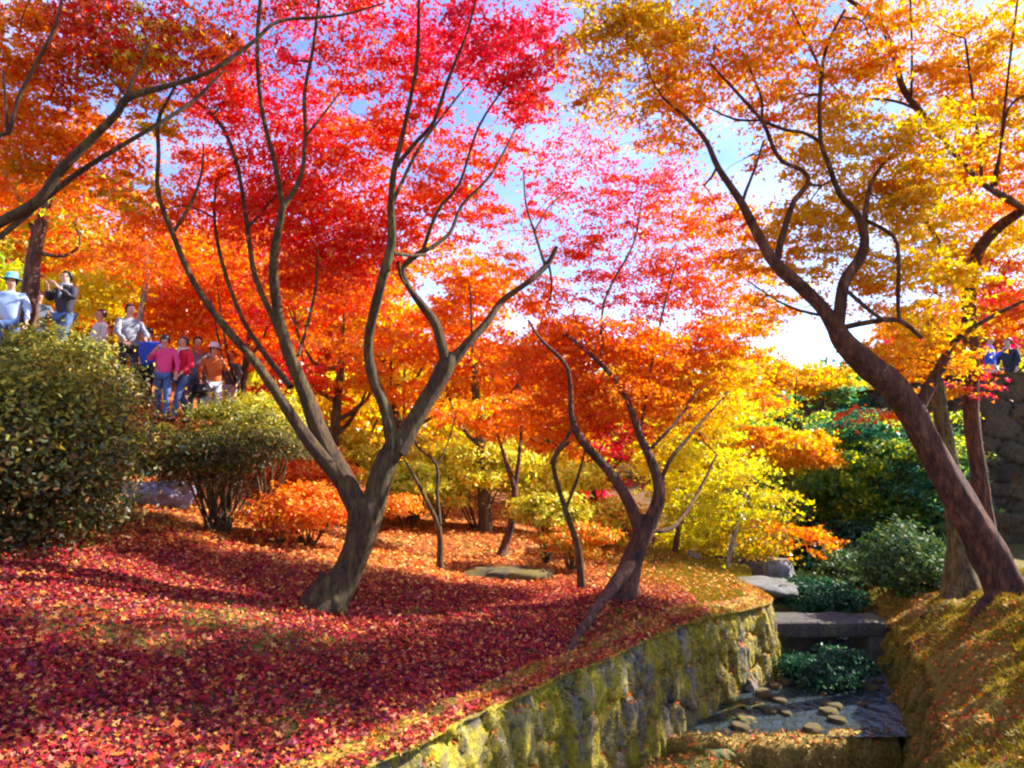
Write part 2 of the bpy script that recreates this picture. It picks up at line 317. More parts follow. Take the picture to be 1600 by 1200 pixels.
def cells(u, v, su, sv, seed=0):
    """voronoi-ish stone blocks: returns (edge distance, cell id noise)"""
    gu = u/su; gv = v/sv; iu = np.floor(gu).astype(int); iv = np.floor(gv).astype(int); best = np.full(u.shape, 9.); sec = np.full(u.shape, 9.); idd = np.zeros(u.shape)
    for du in (-1, 0, 1):
        for dv in (-1, 0, 1):
            cu = iu+du; cv = iv+dv; ju = cu+.5+(_perm[(cu*7+seed) % 256, (cv*3) % 256]-.5)*.85+(cv % 2)*.25; jv = cv+.5+(_perm[(cu*5) % 256, (cv*11+seed) % 256]-.5)*.7
            d = np.sqrt((gu-ju)**2+(gv-jv)**2); nb = d < best; sec = np.where(nb, best, np.minimum(sec, d)); idd = np.where(nb, _perm[(cu*13) % 256, (cv*17) % 256], idd); best = np.where(nb, d, best)
    return sec-best, idd
def wall_mesh(name, L, zt, zb, nside, su=.42, sv=.3, amp=.09, batter=.12, lip=.36, cols=None, d=.025, rd=0, flatf=1, seed=0):
    """L: plan polyline; nside=+1 faces to the right of travel; zt(x,y) top"""
    pts, s = resample(L, d); T = np.gradient(pts, axis=0); T /= np.linalg.norm(T, axis=1)[:, None]
    k = 9; T = np.stack([np.convolve(np.pad(T[:, i], k, mode='edge'), np.ones(2*k+1)/(2*k+1), 'valid') for i in (0, 1)], 1)
    Nn = np.stack([T[:, 1], -T[:, 0]], 1)*nside; n = len(pts); ztop = np.array([zt(*p) for p in pts])-rd
    H = float(np.max(ztop)-zb); m = int(H/d)+1; v = np.linspace(0, 1, m)
    rows = []; cc = []
    nl = 8 if rd == 0 else 26
    for j in range(nl):                      # lip lying back over the ground
        f = 1-j/(nl-1); q = pts-Nn*(lip*f)[..., None] if False else pts-Nn*lip*f
        zz = base_h(q[:, 0], q[:, 1])*(rd > 0)+(0 if rd > 0 else np.array([zt(*a) for a in q]))+(.02-.07*(f > .95))+.02*fbm(s*4, np.full(n, j*.3), 3)-rd*(1-f)**2+(.10*(fbm(s*3, np.full(n, j*.25), 4)-.5)*(f < .96) if rd > 0 else 0); rows.append(np.c_[q, zz]); cc.append(np.full(n, -1.))
    for t in v:
        z = ztop+(zb-ztop)*t; e, i = cells(s, z, su, sv, seed); rnd = np.clip(e*(6.5 if flatf else 3.5)+.5*(fbm(s*11, z*6, 3)-.5), 0, 1)**.7; tl = (i-.5)*.12*(np.sin(s*9+i*20))
        off = amp*(rnd-1)+amp*.7*(i-.5)+tl*.5+.10*(fbm(s*8, z*2.2, 5)-.5)+.07*(fbm(s*19+3, z*7, 3)-.5)+batter*t-amp*.6*max(0, 1-t*9)
        rows.append(np.c_[pts+Nn*off[:, None], z]); cc.append(np.where(rnd < .45, -2, i))
    A = np.stack(rows); nr = len(rows); ids = np.stack(cc)
    c0 = np.array(cols[0]); c1 = np.array(cols[1]); tint = c0+(c1-c0)*np.clip(ids, 0, 1)[..., None]; tint = np.where((ids == -1)[..., None], np.array(cols[2]), tint); tint = np.where((ids == -2)[..., None], np.array(cols[3]), tint)
    I = (np.arange(nr-1)[:, None]*n+np.arange(n-1)[None]); return npmesh(name, A.reshape(-1, 3), np.stack([I, I+1, I+1+n, I+n], -1).reshape(-1, 4), tint.reshape(-1, 3))
wm = wall_mesh('canal_wall', CW[:8], bz, -3.3, 1, su=.21, sv=.34, amp=.055, lip=.32, cols=((.07, .065, .05), (.22, .2, .15), (.15, .11, .02), (.015, .012, .01)))
tag(link('canal_wall', wm, M['stone'], smooth=True), 'mossy grey stone wall edging the left bank of the stream', 'wall')
# right bank: mossy embankment face
def rtop(x, y): return bz(x, y)
wm = wall_mesh('embankment_wall', [(a+.14+.36*min(1, max(0, (8.6-b)/2)), b) for a, b in RW[1:10]], rtop, -3.3, -1, su=.15, sv=.5, amp=.13, batter=.34, lip=.85, rd=.2, flatf=0, cols=((.08, .06, .01), (.2, .14, .02), (.2, .16, .012), (.012, .008, .004)), seed=40, d=.02)
tag(link('embankment_wall', wm, M['stone2'], smooth=True), 'brown moss covered bank wall on the right side of the stream', 'wall')
# big retaining wall upper right
wl = [(9.55, 26), (9.5, 14.3), (9.7, 14.0), (13, 13.4), (22, 12.5)]
wm = wall_mesh('retaining_wall', wl, lambda x, y: 1.52, -2.2, 1, su=.62, sv=.34, amp=.08, batter=.05, lip=.4, d=.05, cols=((.03, .022, .012), (.08, .055, .03), (.14, .10, .02), (.008, .006, .005)), seed=90)
tag(link('retaining_wall', wm, M['stone2'], smooth=True), 'tall dark dry stone retaining wall with visitors behind its top', 'wall')
# ------------------------------------------------------------------ rocks
def rock_mesh(name, seed, sub=4, cols=(.25, .24, .23)):
    bm = bmesh.new(); bmesh.ops.create_icosphere(bm, subdivisions=sub, radius=1)
    for v in bm.verts:
        p = v.co.copy(); q = p*1.1+Vector((seed*3.1, seed*1.7, 0)); d = mnoise.fractal(q, 1, 2, 5)*.28+abs(mnoise.noise(q*1.7))*.22
        c = mnoise.noise(q*.8+Vector((9, 0, 0))); v.co = p*(1+d); v.co.z = max(-.7, min(.62+.08*c, v.co.z))
    me = bpy.data.meshes.new(name); bm.to_mesh(me); bm.free(); a = me.color_attributes.new('tint', 'FLOAT_COLOR', 'POINT'); n = len(me.vertices)
    c = np.ones((n, 4), dtype=np.float32); c[:, :3] = np.array(cols); a.data.foreach_set('color', c.ravel()); return me
def rock(name, loc, scale, rz, label, seed, cat='rock', cols=(.25, .24, .23), mt='stone', group=None):
    o = link(name, rock_mesh(name, seed, cols=cols), M[mt], smooth=True); o.location = loc; o.scale = scale; o.rotation_euler.z = rz; return tag(o, label, cat, group)
def on(px, py, D): p = P(px, py, D); return (p.x, p.y, hz(p.x, p.y))
M['grey'] = stonemat('grey_stone', None, (.10, .10, .05), .56)
M['stone3'] = stonemat('dark_brown_stone', None, (.10, .06, .015), .55)
bpy.data.objects['retaining_wall'].data.materials[0] = M['stone3']
p = P(248, 775, 9.3); rock('rock', (p.x, p.y, bz(p.x, p.y)+.1), (.42, .3, .28), .4, 'blue grey rock on the leafy slope between the two green shrubs', 3, cols=(.3, .28, .36), mt='grey')
p = P(795, 893, 8.8); rock('rock', (p.x, p.y, bz(p.x, p.y)+.0), (.5, .3, .17), .1, 'low dark mossy rock in the orange leaves left of the leaning maple', 5, cols=(.05, .045, .03), mt='stone2')
p = P(1192, 917, 9.6); rock('rock', (p.x, p.y, p.z), (.42, .4, .13), .5, 'flat grey slab rock jutting over the stream beyond the mossy bank', 7, cols=(.16, .17, .17), mt='grey')
p = P(1215, 885, 11); rock('rock', (p.x, p.y, p.z-.05), (.24, .22, .26), .2, 'small pale rock shape standing in for a patch of bright light behind the flat grey slab', 8, cols=(.35, .37, .42), mt='grey')  # pale rock mesh put in place of a bright patch of light
p = P(1085, 889, 11); rock('rock', (p.x, p.y, bz(p.x, p.y)+.05), (.09, .09, .12), .2, 'tiny pale stone on the crest of the mossy bank', 9, cols=(.55, .5, .48), mt='grey')
rock('mossy_ledge', (1.30, 5.5, -2.78), (.55, .4, .42), .75, 'moss covered rock ledge at the foot of the left stream wall', 12, cols=(.07, .08, .03), mt='stone2')
# weir
def weir():
    root = empty('weir', (2.6, 6.25, -2.9)); tag(root, 'low brown weir with water slipping over its sill beside the right bank', 'weir')
    n, m_ = 90, 40; xx = np.linspace(1.15, 3.45, n); V = []
    prof = [(0.5, -2.62), (.2, -2.55), (.08, -2.53), (0, -2.58), (-.03, -2.7), (-.05, -2.9), (-.08, -3.1), (-.1, -3.35)]
    pr, _ = resample(prof, .03)
    for q in pr:
        yy = 6.25+.10*np.sin(xx*2.3)+q[0]-.06*(fbm(xx*9, np.full(n, q[1]*2), 3)-.5)*(1 if q[1] < -2.58 else .3); zz = q[1]+.09*(fbm(xx*5, np.full(n, q[0]*3), 4)-.5); V.append(np.stack([xx, yy, zz], 1))
    V = np.array(V)-np.array([2.6, 6.25, -2.9]); k = len(pr); I = (np.arange(k-1)[:, None]*n+np.arange(n-1)[None])
    t = np.tile([.34, .22, .04], (k*n, 1)); link('sill', npmesh('sill', V.reshape(-1, 3), np.stack([I, I+1, I+1+n, I+n], -1).reshape(-1, 4), t), M['stone2'], root, smooth=True)
weir()
# stones in the riffle
stn = rock_mesh('stream_stone', 20, 3, (.12, .09, .07)); k = 0
for i in range(22):
    y = 6.45+1.3*rng.random(); x = xline(CW, y)+.2+(xline(RW, y)-xline(CW, y)-.1)*rng.random()
    o = bpy.data.objects.new('stream_stone', stn); COL.objects.link(o)
    if i == 0: stn.materials.append(M['stone2']); [setattr(f, 'use_smooth', True) for f in stn.polygons]
    s = rng.uniform(.03, .085); o.location = (x, y, WATER); o.scale = (s*1.25, s, s*.95); o.rotation_euler.z = rng.uniform(0, 6)
    tag(o, 'small wet brown stone lying in the shallow riffle above the weir', 'stone', 'small stones in the riffle above the weir')
# stone footbridge
def bevelbox(name, size, loc, mt, parent, bev=.03, cols=(.2, .19, .18), jit=.012, rot=None):
    bm = bmesh.new(); bmesh.ops.create_cube(bm, size=1); bmesh.ops.scale(bm, vec=size, verts=bm.verts); bmesh.ops.bevel(bm, geom=bm.edges[:], offset=bev, segments=3, affect='EDGES', profile=.6)
    bmesh.ops.subdivide_edges(bm, edges=[e for e in bm.edges if e.calc_length() > .15], cuts=6, use_grid_fill=True)
    for v in bm.verts: v.co += mnoise.noise_vector(v.co*4+Vector(loc))*jit
    me = bpy.data.meshes.new(name); bm.to_mesh(me); bm.free(); a = me.color_attributes.new('tint', 'FLOAT_COLOR', 'POINT'); c = np.ones((len(me.vertices), 4), dtype=np.float32); c[:, :3] = cols; a.data.foreach_set('color', c.ravel())
    o = link(name, me, mt, parent, smooth=True); o.location = loc
    if rot: o.rotation_euler = rot
    return o
br = empty('stone_footbridge', (3.75, 8.75, -2.5)); tag(br, 'dark stone slab footbridge crossing the stream', 'footbridge')
bevelbox('slab', (1.75, .55, .17), (0, 0, .31), M['grey'], br, cols=(.055, .05, .05), jit=.03)
bevelbox('support', (.28, .5, .75), (-.62, 0, -.14), M['grey'], br, cols=(.1, .1, .08)); bevelbox('support', (.28, .5, .75), (.72, 0, -.14), M['grey'], br, cols=(.1, .1, .08))
# ------------------------------------------------------------------ foreground trees
def finish(name, T, crown_me, label, base, bark='bark', lm='leaf', group=None, cat='tree', crown_name='crown'):
    root = empty(name, base); tag(root, label, cat, group); inv = np.array(base)
    me = T.mesh('trunk'); co = np.empty(len(me.vertices)*3, dtype=np.float32); me.vertices.foreach_get('co', co); me.vertices.foreach_set('co', (co.reshape(-1, 3)-inv).ravel().astype(np.float32)); me.update()
    link('trunk', me, M[bark], root, smooth=True)
    if crown_me is not None:
        me = crown_me; co = np.empty(len(me.vertices)*3, dtype=np.float32); me.vertices.foreach_get('co', co); me.vertices.foreach_set('co', (co.reshape(-1, 3)-inv).ravel().astype(np.float32)); me.update()
        link(crown_name, me, M[lm], root)
    return root
# --- main maple
T = Tubes()
T.px([(496, 990, 6.3, 118), (514, 950, 6.35, 84), (532, 915, 6.4, 68), (547, 885, 6.4, 62), (563, 845, 6.4, 62), (572, 800, 6.4, 74), (572, 775, 6.4, 60)], sides=22, rough=.09, seg=.05)
T.px([(573, 825, 6.4, 50), (553, 780, 6.4, 50), (527, 728, 6.4, 46), (503, 685, 6.4, 44), (478, 620, 6.4, 32), (455, 562, 6.3, 28), (438, 510, 6.2, 24), (429, 450, 6.1, 21), (430, 390, 6, 19), (442, 322, 5.9, 17)], sides=16, rough=.08, seg=.06)
T.px([(442, 325, 5.9, 15), (430, 258, 5.8, 12), (408, 165, 5.7, 10), (402, 60, 5.6, 8), (411, -40, 5.5, 6)], sides=8, rough=.06)
T.px([(442, 325, 5.9, 14), (470, 275, 6, 11), (477, 215, 6, 9), (476, 145, 6.1, 8), (490, 70, 6.1, 7), (500, -20, 6.1, 5)], sides=8)
T.px([(480, 210, 6, 6), (508, 175, 6.2, 5), (530, 145, 6.4, 3)], sides=6)
T.px([(455, 565, 6.35, 20), (428, 500, 6.5, 15), (398, 430, 6.6, 13), (386, 350, 6.7, 11), (370, 255, 6.7, 9), (345, 195, 6.8, 8), (305, 155, 6.8, 6), (280, 125, 6.9, 4)], sides=8, rough=.06)
T.px([(388, 355, 6.7, 7), (425, 312, 6.9, 5), (450, 275, 7, 4), (462, 230, 7.1, 3)], sides=6)
T.px([(530, 745, 6.35, 34), (490, 698, 6.25, 28), (448, 638, 6.2, 25), (400, 568, 6.1, 20), (345, 503, 6, 17), (302, 440, 5.9, 14), (271, 368, 5.8, 12), (247, 300, 5.7, 10), (248, 240, 5.6, 9), (247, 190, 5.5, 8), (263, 155, 5.4, 6), (280, 122, 5.3, 4)], sides=12, rough=.07, seg=.07)
T.px([(273, 360, 5.8, 7), (300, 315, 5.9, 6), (315, 270, 5.9, 5), (318, 225, 6, 3)], sides=6)
T.px([(455, 605, 6.5, 16), (410, 548, 6.7, 12), (375, 490, 6.8, 10), (347, 410, 6.9, 8), (335, 340, 7, 6), (338, 280, 7, 4)], sides=7)
T.px([(575, 820, 6.4, 56), (588, 770, 6.4, 54), (603, 722, 6.4, 54), (622, 690, 6.4, 48), (628, 670, 6.4, 30)], sides=18, rough=.08, seg=.06)
T.px([(614, 700, 6.35, 34), (603, 645, 6.3, 28), (583, 592, 6.25, 25), (575, 540, 6.2, 23), (585, 485, 6.1, 21), (601, 425, 6, 20), (612, 380, 6, 19), (611, 320, 5.9, 17), (616, 265, 5.8, 14), (628, 215, 5.8, 11), (641, 155, 5.7, 9), (652, 90, 5.6, 8), (655, -20, 5.5, 6)], sides=14, rough=.08, seg=.06)
T.px([(615, 265, 5.8, 11), (648, 224, 5.7, 10), (678, 190, 5.6, 8), (698, 130, 5.5, 7), (732, 45, 5.3, 5), (745, -10, 5.2, 4)], sides=8)
T.px([(612, 320, 5.9, 9), (650, 240, 6.1, 7), (687, 187, 6.2, 5), (740, 120, 6.4, 4)], sides=6)
T.px([(620, 705, 6.4, 46), (650, 655, 6.45, 40), (675, 612, 6.5, 38), (700, 566, 6.55, 36), (705, 550, 6.55, 20)], sides=16, rough=.08, seg=.06)
T.px([(698, 575, 6.55, 28), (690, 538, 6.5, 24), (680, 505, 6.5, 22), (656, 473, 6.45, 18), (635, 443, 6.4, 15), (629, 420, 6.4, 13), (645, 403, 6.4, 13), (668, 388, 6.4, 12)], sides=12, rough=.07, seg=.06)
T.px([(660, 395, 6.4, 9), (675, 350, 6.3, 8), (692, 317, 6.3, 7), (718, 287, 6.2, 6), (747, 200, 6.1, 5), (787, 137, 6, 4)], sides=7)
T.px([(664, 392, 6.4, 10), (702, 366, 6.5, 8), (722, 320, 6.6, 7), (767, 273, 6.7, 6), (812, 190, 6.9, 4), (850, 130, 7, 3)], sides=7)
T.px([(615, 395, 6, 8), (640, 399, 6.2, 7), (665, 398, 6.4, 6)], sides=6)
T.px([(622, 410, 6, 8), (626, 432, 6.2, 7), (634, 445, 6.4, 7)], sides=6)
T.px([(700, 572, 6.55, 26), (730, 538, 6.6, 20), (762, 503, 6.7, 17), (785, 470, 6.8, 15), (830, 437, 6.9, 13), (856, 412, 7, 13), (870, 385, 7, 8)], sides=10, rough=.06, seg=.07)
T.px([(852, 415, 7, 7), (836, 365, 7.1, 5), (822, 320, 7.2, 4), (818, 270, 7.3, 3)], sides=6)
T.px([(836, 360, 7.1, 4), (856, 325, 7.2, 3), (884, 300, 7.3, 3)], sides=5)
T.px([(858, 415, 7, 6), (862, 440, 7, 5), (860, 470, 7.1, 4)], sides=6)
T.px([(466, 555, 6.3, 9), (480, 510, 6.5, 7), (493, 450, 6.6, 6), (497, 390, 6.8, 4)], sides=6)
for a in ((500, 985, 420, 1010), (500, 985, 560, 1010), (500, 975, 470, 960)):
    q = P(a[2], a[3], 6.1); T.add([(*P(a[0]+16, a[1]-75, 6.35), .10), (*(P((a[0]+a[2])/2, a[1]-26, 6.25)), .065), (q.x, q.y, hz(q.x, q.y)-.03, .03)], sides=8, keep=False)
cr = crown(T, [
 (370, 120, 6.6, 70, 45, 'R', 1.5), (345, 160, 7, 70, 40, 'R', 1.5), (430, 210, 7, 90, 50, 'R+C', .9), (390, 270, 7.2, 90, 45, 'R', 1.2), (330, 320, 7.2, 80, 50, 'RO', 1.2),
 (420, 350, 7.2, 90, 50, 'R', 1.5), (520, 360, 7.3, 110, 55, 'R', 2.1), (560, 400, 7.4, 80, 40, 'R', 2.0), (490, 420, 7.4, 90, 40, 'R+RO', 1.8), (540, 300, 7.2, 100, 50, 'R+RO', 1.6), (500, 240, 7, 90, 45, 'R', 1.3), (580, 230, 7, 80, 45, 'RO', 1.2),
 (640, 130, 6.5, 60, 40, 'R', 1.6), (560, 110, 6.5, 80, 50, 'R', 1.0), (600, 40, 6.2, 100, 45, 'C+R', .9), (500, 20, 6.2, 100, 40, 'B+C', .8), (700, 60, 6, 90, 50, 'C', .7), (790, 80, 6, 80, 60, 'C', 1.1), (820, 140, 6, 50, 50, 'C+R', 1.4), (760, 30, 5.9, 80, 40, 'C', 1.1),
 (700, 260, 7, 80, 50, 'RO', .9), (740, 310, 7.2, 70, 50, 'RO+R', .9), (650, 330, 7.4, 60, 50, 'RO', .9), (760, 240, 7.2, 50, 50, 'R', .7), (290, 230, 7, 60, 40, 'RO', .8), (270, 70, 5.6, 90, 50, 'B+RO', 1.3), (440, 110, 6.3, 60, 50, 'C', .5),
 (860, 280, 7.6, 60, 70, 'RO+C', .35), (820, 200, 7.4, 60, 60, 'C+RO', .35), (640, 200, 6.7, 60, 50, 'R', .8), (460, 290, 7.2, 60, 40, 'R', 1.3), (240, 330, 7, 70, 40, 'RO+O', 1),
 (460, 170, 7.2, 90, 60, 'R+C', .6), (690, 130, 7, 70, 90, 'C+R', .35), (420, 60, 7, 70, 60, 'C', .4), (660, 40, 6.8, 80, 50, 'C', .4), (690, 340, 7.6, 90, 50, 'RO', .8), (800, 120, 6.6, 80, 80, 'C+R', .7), (860, 60, 6.6, 60, 70, 'C', .5), (310, 260, 7.4, 60, 60, 'RO', .5), (560, 180, 7.4, 80, 50, 'RO', .8), (240, 400, 7.6, 90, 40, 'O+RO', .9),
 (500, -120, 6, 200, 90, 'R', .8, 1.3), (760, -140, 6, 180, 90, 'C', .8, 1.2), (300, -100, 5.5, 160, 80, 'B+R', .8, 1.2)], lsize=.027)
q = on(512, 950, 6.35); finish('maple_tree', T, cr, 'large maple with a forked dark trunk and scarlet crown on the red leaf slope', q)
# --- centre leaning maple
T = Tubes()
T.px([(958, 965, 7.05, 100), (973, 925, 7.15, 68), (980, 900, 7.18, 52), (988, 875, 7.2, 46), (1005, 832, 7.2, 44), (1012, 805, 7.2, 40)], sides=18, rough=.09, seg=.05)
T.px([(1010, 828, 7.2, 32), (1026, 790, 7.2, 30), (1029, 757, 7.2, 26), (1015, 715, 7.25, 20), (1000, 682, 7.3, 17), (988, 645, 7.3, 14), (970, 605, 7.4, 12), (932, 562, 7.5, 10), (885, 522, 7.7, 7)], sides=10, rough=.08, seg=.06)
T.px([(1003, 835, 7.2, 28), (982, 785, 7.15, 25), (950, 735, 7.1, 22), (912, 692, 7, 19), (894, 655, 7, 14), (891, 600, 7, 10), (882, 567, 7, 8), (845, 530, 7, 6), (825, 500, 7, 4)], sides=10, rough=.08, seg=.06)
T.px([(895, 670, 7, 9), (870, 705, 6.9, 7), (860, 725, 6.9, 5)], sides=6)
T.px([(1032, 755, 7.2, 11), (1046, 720, 7.3, 8), (1070, 690, 7.5, 7), (1100, 655, 7.7, 5), (1140, 610, 8, 3)], sides=7)
T.px([(1018, 700, 7.2, 8), (1060, 655, 7.4, 6), (1090, 610, 7.6, 4)], sides=6)
T.px([(1010, 830, 7.2, 12), (1050, 825, 7.6, 8), (1085, 780, 8, 6), (1120, 710, 8.3, 4)], sides=6)
T.px([(940, 560, 7.5, 5), (945, 470, 7.8, 5), (990, 380, 8, 4), (1003, 310, 8.2, 3)], sides=5)
T.px([(1000, 680, 7.3, 6), (1020, 560, 7.7, 5), (1045, 450, 8, 4), (1060, 400, 8, 2)], sides=5)
T.px([(880, 1030, 5.6, 13), (905, 990, 5.9, 16), (935, 948, 6.3, 21), (962, 910, 6.8, 28), (985, 880, 7.15, 34)], sides=12, rough=.12, seg=.05)
T.px([(975, 905, 7.1, 30), (990, 925, 7.25, 30), (1000, 950, 7.3, 22)], sides=10, rough=.1, keep=False)
cr = crown(T, [
 (850, 560, 8.2, 90, 50, 'O+RO', 1.8), (930, 530, 8, 90, 45, 'O+RO', 1.8), (1010, 560, 8, 90, 50, 'O', 2), (1090, 540, 8.2, 80, 40, 'O+RO', 1.9), (1150, 520, 8.4, 60, 35, 'O+OL', 1.6), (900, 620, 7.9, 80, 50, 'O+RO', 1.8), (980, 620, 7.7, 90, 45, 'O', 1.7), (1070, 600, 8, 80, 40, 'G+O', 1.6),
 (870, 650, 8.3, 80, 35, 'O', 1.7), (960, 665, 8.2, 60, 30, 'C+RO', 1.6), (1120, 580, 8.4, 70, 40, 'G', 1.5), (1080, 650, 8.4, 60, 40, 'OY', 1.0), (860, 480, 8.2, 60, 40, 'RO', .8), (920, 420, 8.5, 60, 60, 'RO+C', .4), (1000, 440, 8.6, 80, 60, 'RO+C', .45), (1060, 370, 8.8, 80, 70, 'RO+O', .55), (1000, 320, 8.8, 70, 60, 'RO+C', .35), (1040, 470, 8.6, 80, 40, 'RO', .8), (940, 290, 8.8, 60, 60, 'RO+C', .3), (1100, 430, 8.7, 60, 50, 'O+RO', .7),
 (905, 370, 8.6, 60, 40, 'RO', .5), (880, 250, 9, 90, 70, 'RO+C', .22), (960, 230, 9, 90, 70, 'RO+C', .22), (1010, 270, 9, 80, 60, 'O+C', .3), (940, 350, 9, 90, 60, 'RO+C', .28), (1080, 300, 9, 80, 70, 'O+C', .35), (1150, 380, 9, 70, 60, 'O', .3), (1120, 470, 9, 80, 50, 'O+RO', .7), (1180, 450, 9, 70, 50, 'O+G', .55), (1230, 500, 9.2, 60, 30, 'O', .3), (820, 360, 9, 60, 60, 'RO+O', .3), (780, 420, 9, 50, 40, 'O', .5), (860, 440, 8.8, 70, 40, 'RO+O', .5), (1010, 390, 9, 90, 60, 'RO+O', .4)], lsize=.027)
q = on(972, 930, 7.15); finish('maple_tree', T, cr, 'leaning maple with reddish trunk and bright orange crown at the edge of the stream wall', q, 'bark_red')
# --- right golden maple
T = Tubes()
T.px([(1600, 985, 6.3, 120), (1578, 932, 6.35, 92), (1545, 868, 6.4, 76), (1510, 803, 6.4, 68), (1470, 730, 6.4, 60), (1430, 655, 6.4, 58), (1397, 607, 6.35, 56), (1350, 567, 6.3, 54), (1318, 535, 6.25, 46), (1302, 505, 6.2, 36)], sides=22, rough=.09, seg=.05)
T.px([(1310, 525, 6.25, 34), (1285, 482, 6.2, 31), (1250, 447, 6.2, 28), (1212, 412, 6.1, 27), (1190, 378, 6.1, 22), (1157, 315, 6, 18), (1122, 262, 6, 14), (1104, 222, 6, 11), (1078, 190, 6, 9), (1035, 152, 5.9, 5)], sides=12, rough=.08, seg=.06)
T.px([(1105, 225, 6, 7), (1120, 262, 6.2, 6), (1100, 290, 6.5, 4)], sides=5)
T.px([(1160, 318, 6, 8), (1165, 300, 6.1, 7), (1180, 262, 6.2, 5), (1193, 220, 6.3, 4)], sides=6)
T.px([(1212, 415, 6.1, 19), (1222, 370, 6.1, 15), (1240, 315, 6, 13), (1262, 288, 6, 12), (1256, 268, 6, 10), (1222, 252, 5.9, 10), (1206, 226, 5.9, 9), (1191, 190, 5.8, 8), (1150, 143, 5.7, 6), (1110, 100, 5.6, 4)], sides=9, rough=.07, seg=.07)
T.px([(1264, 288, 6, 9), (1284, 290, 6.2, 5), (1300, 280, 6.3, 3)], sides=5)
T.px([(1191, 190, 5.8, 7), (1190, 155, 5.8, 6), (1180, 127, 5.8, 5), (1160, 80, 5.7, 4)], sides=6)
T.px([(1190, 188, 5.8, 7), (1227, 203, 5.8, 7), (1255, 207, 5.8, 7), (1281, 221, 5.8, 8)], sides=6)
T.px([(1190, 188, 5.8, 5), (1150, 187, 5.9, 5), (1110, 170, 6, 3)], sides=5)
T.px([(1307, 520, 6.2, 28), (1312, 480, 6.15, 26), (1320, 438, 6.1, 24), (1345, 402, 6.05, 23), (1352, 372, 6, 20), (1340, 335, 5.95, 15), (1312, 302, 5.9, 13), (1293, 250, 5.85, 11), (1282, 220, 5.8, 10), (1282, 135, 5.7, 8), (1292, 72, 5.6, 7), (1320, 15, 5.5, 5)], sides=12, rough=.08, seg=.06)
T.px([(1287, 120, 5.7, 6), (1262, 65, 5.6, 5), (1230, 0, 5.5, 4)], sides=6)
T.px([(1350, 375, 6, 14), (1352, 335, 6.1, 13), (1362, 285, 6.2, 10), (1388, 248, 6.3, 6), (1420, 235, 6.4, 3)], sides=8)
T.px([(1355, 345, 6.05, 8), (1395, 368, 6, 9), (1404, 400, 6, 8), (1403, 470, 6, 8), (1405, 505, 6, 6)], sides=7)
T.px([(1316, 512, 6.2, 14), (1360, 503, 6.1, 13), (1405, 500, 6, 12), (1440, 528, 6, 9)], sides=8)
T.px([(1324, 455, 6.1, 9), (1365, 490, 6, 8), (1385, 502, 6, 7)], sides=6)
T.px([(1296, 495, 6.2, 7), (1250, 485, 6.4, 6), (1215, 470, 6.6, 4), (1170, 440, 6.8, 3)], sides=5)
T.px([(1428, 655, 6.4, 32), (1448, 612, 6.4, 28), (1470, 572, 6.4, 24), (1490, 535, 6.3, 16), (1540, 500, 6.2, 10), (1600, 470, 6.1, 6)], sides=10, rough=.1, seg=.06)
for a in ((1570, 960, 1470, 985), (1590, 970, 1540, 1060), (1570, 950, 1640, 1010), (1560, 965, 1490, 1040)):
    q = P(a[2], a[3], 6.0); T.add([(*P(a[0], a[1]-30, 6.3), .10), (*(P((a[0]+a[2])/2, (a[1]+a[3])/2+4, 6.2)), .045), (q.x, q.y, hz(q.x, q.y)-.03, .03)], sides=9, keep=False, rough=.1)
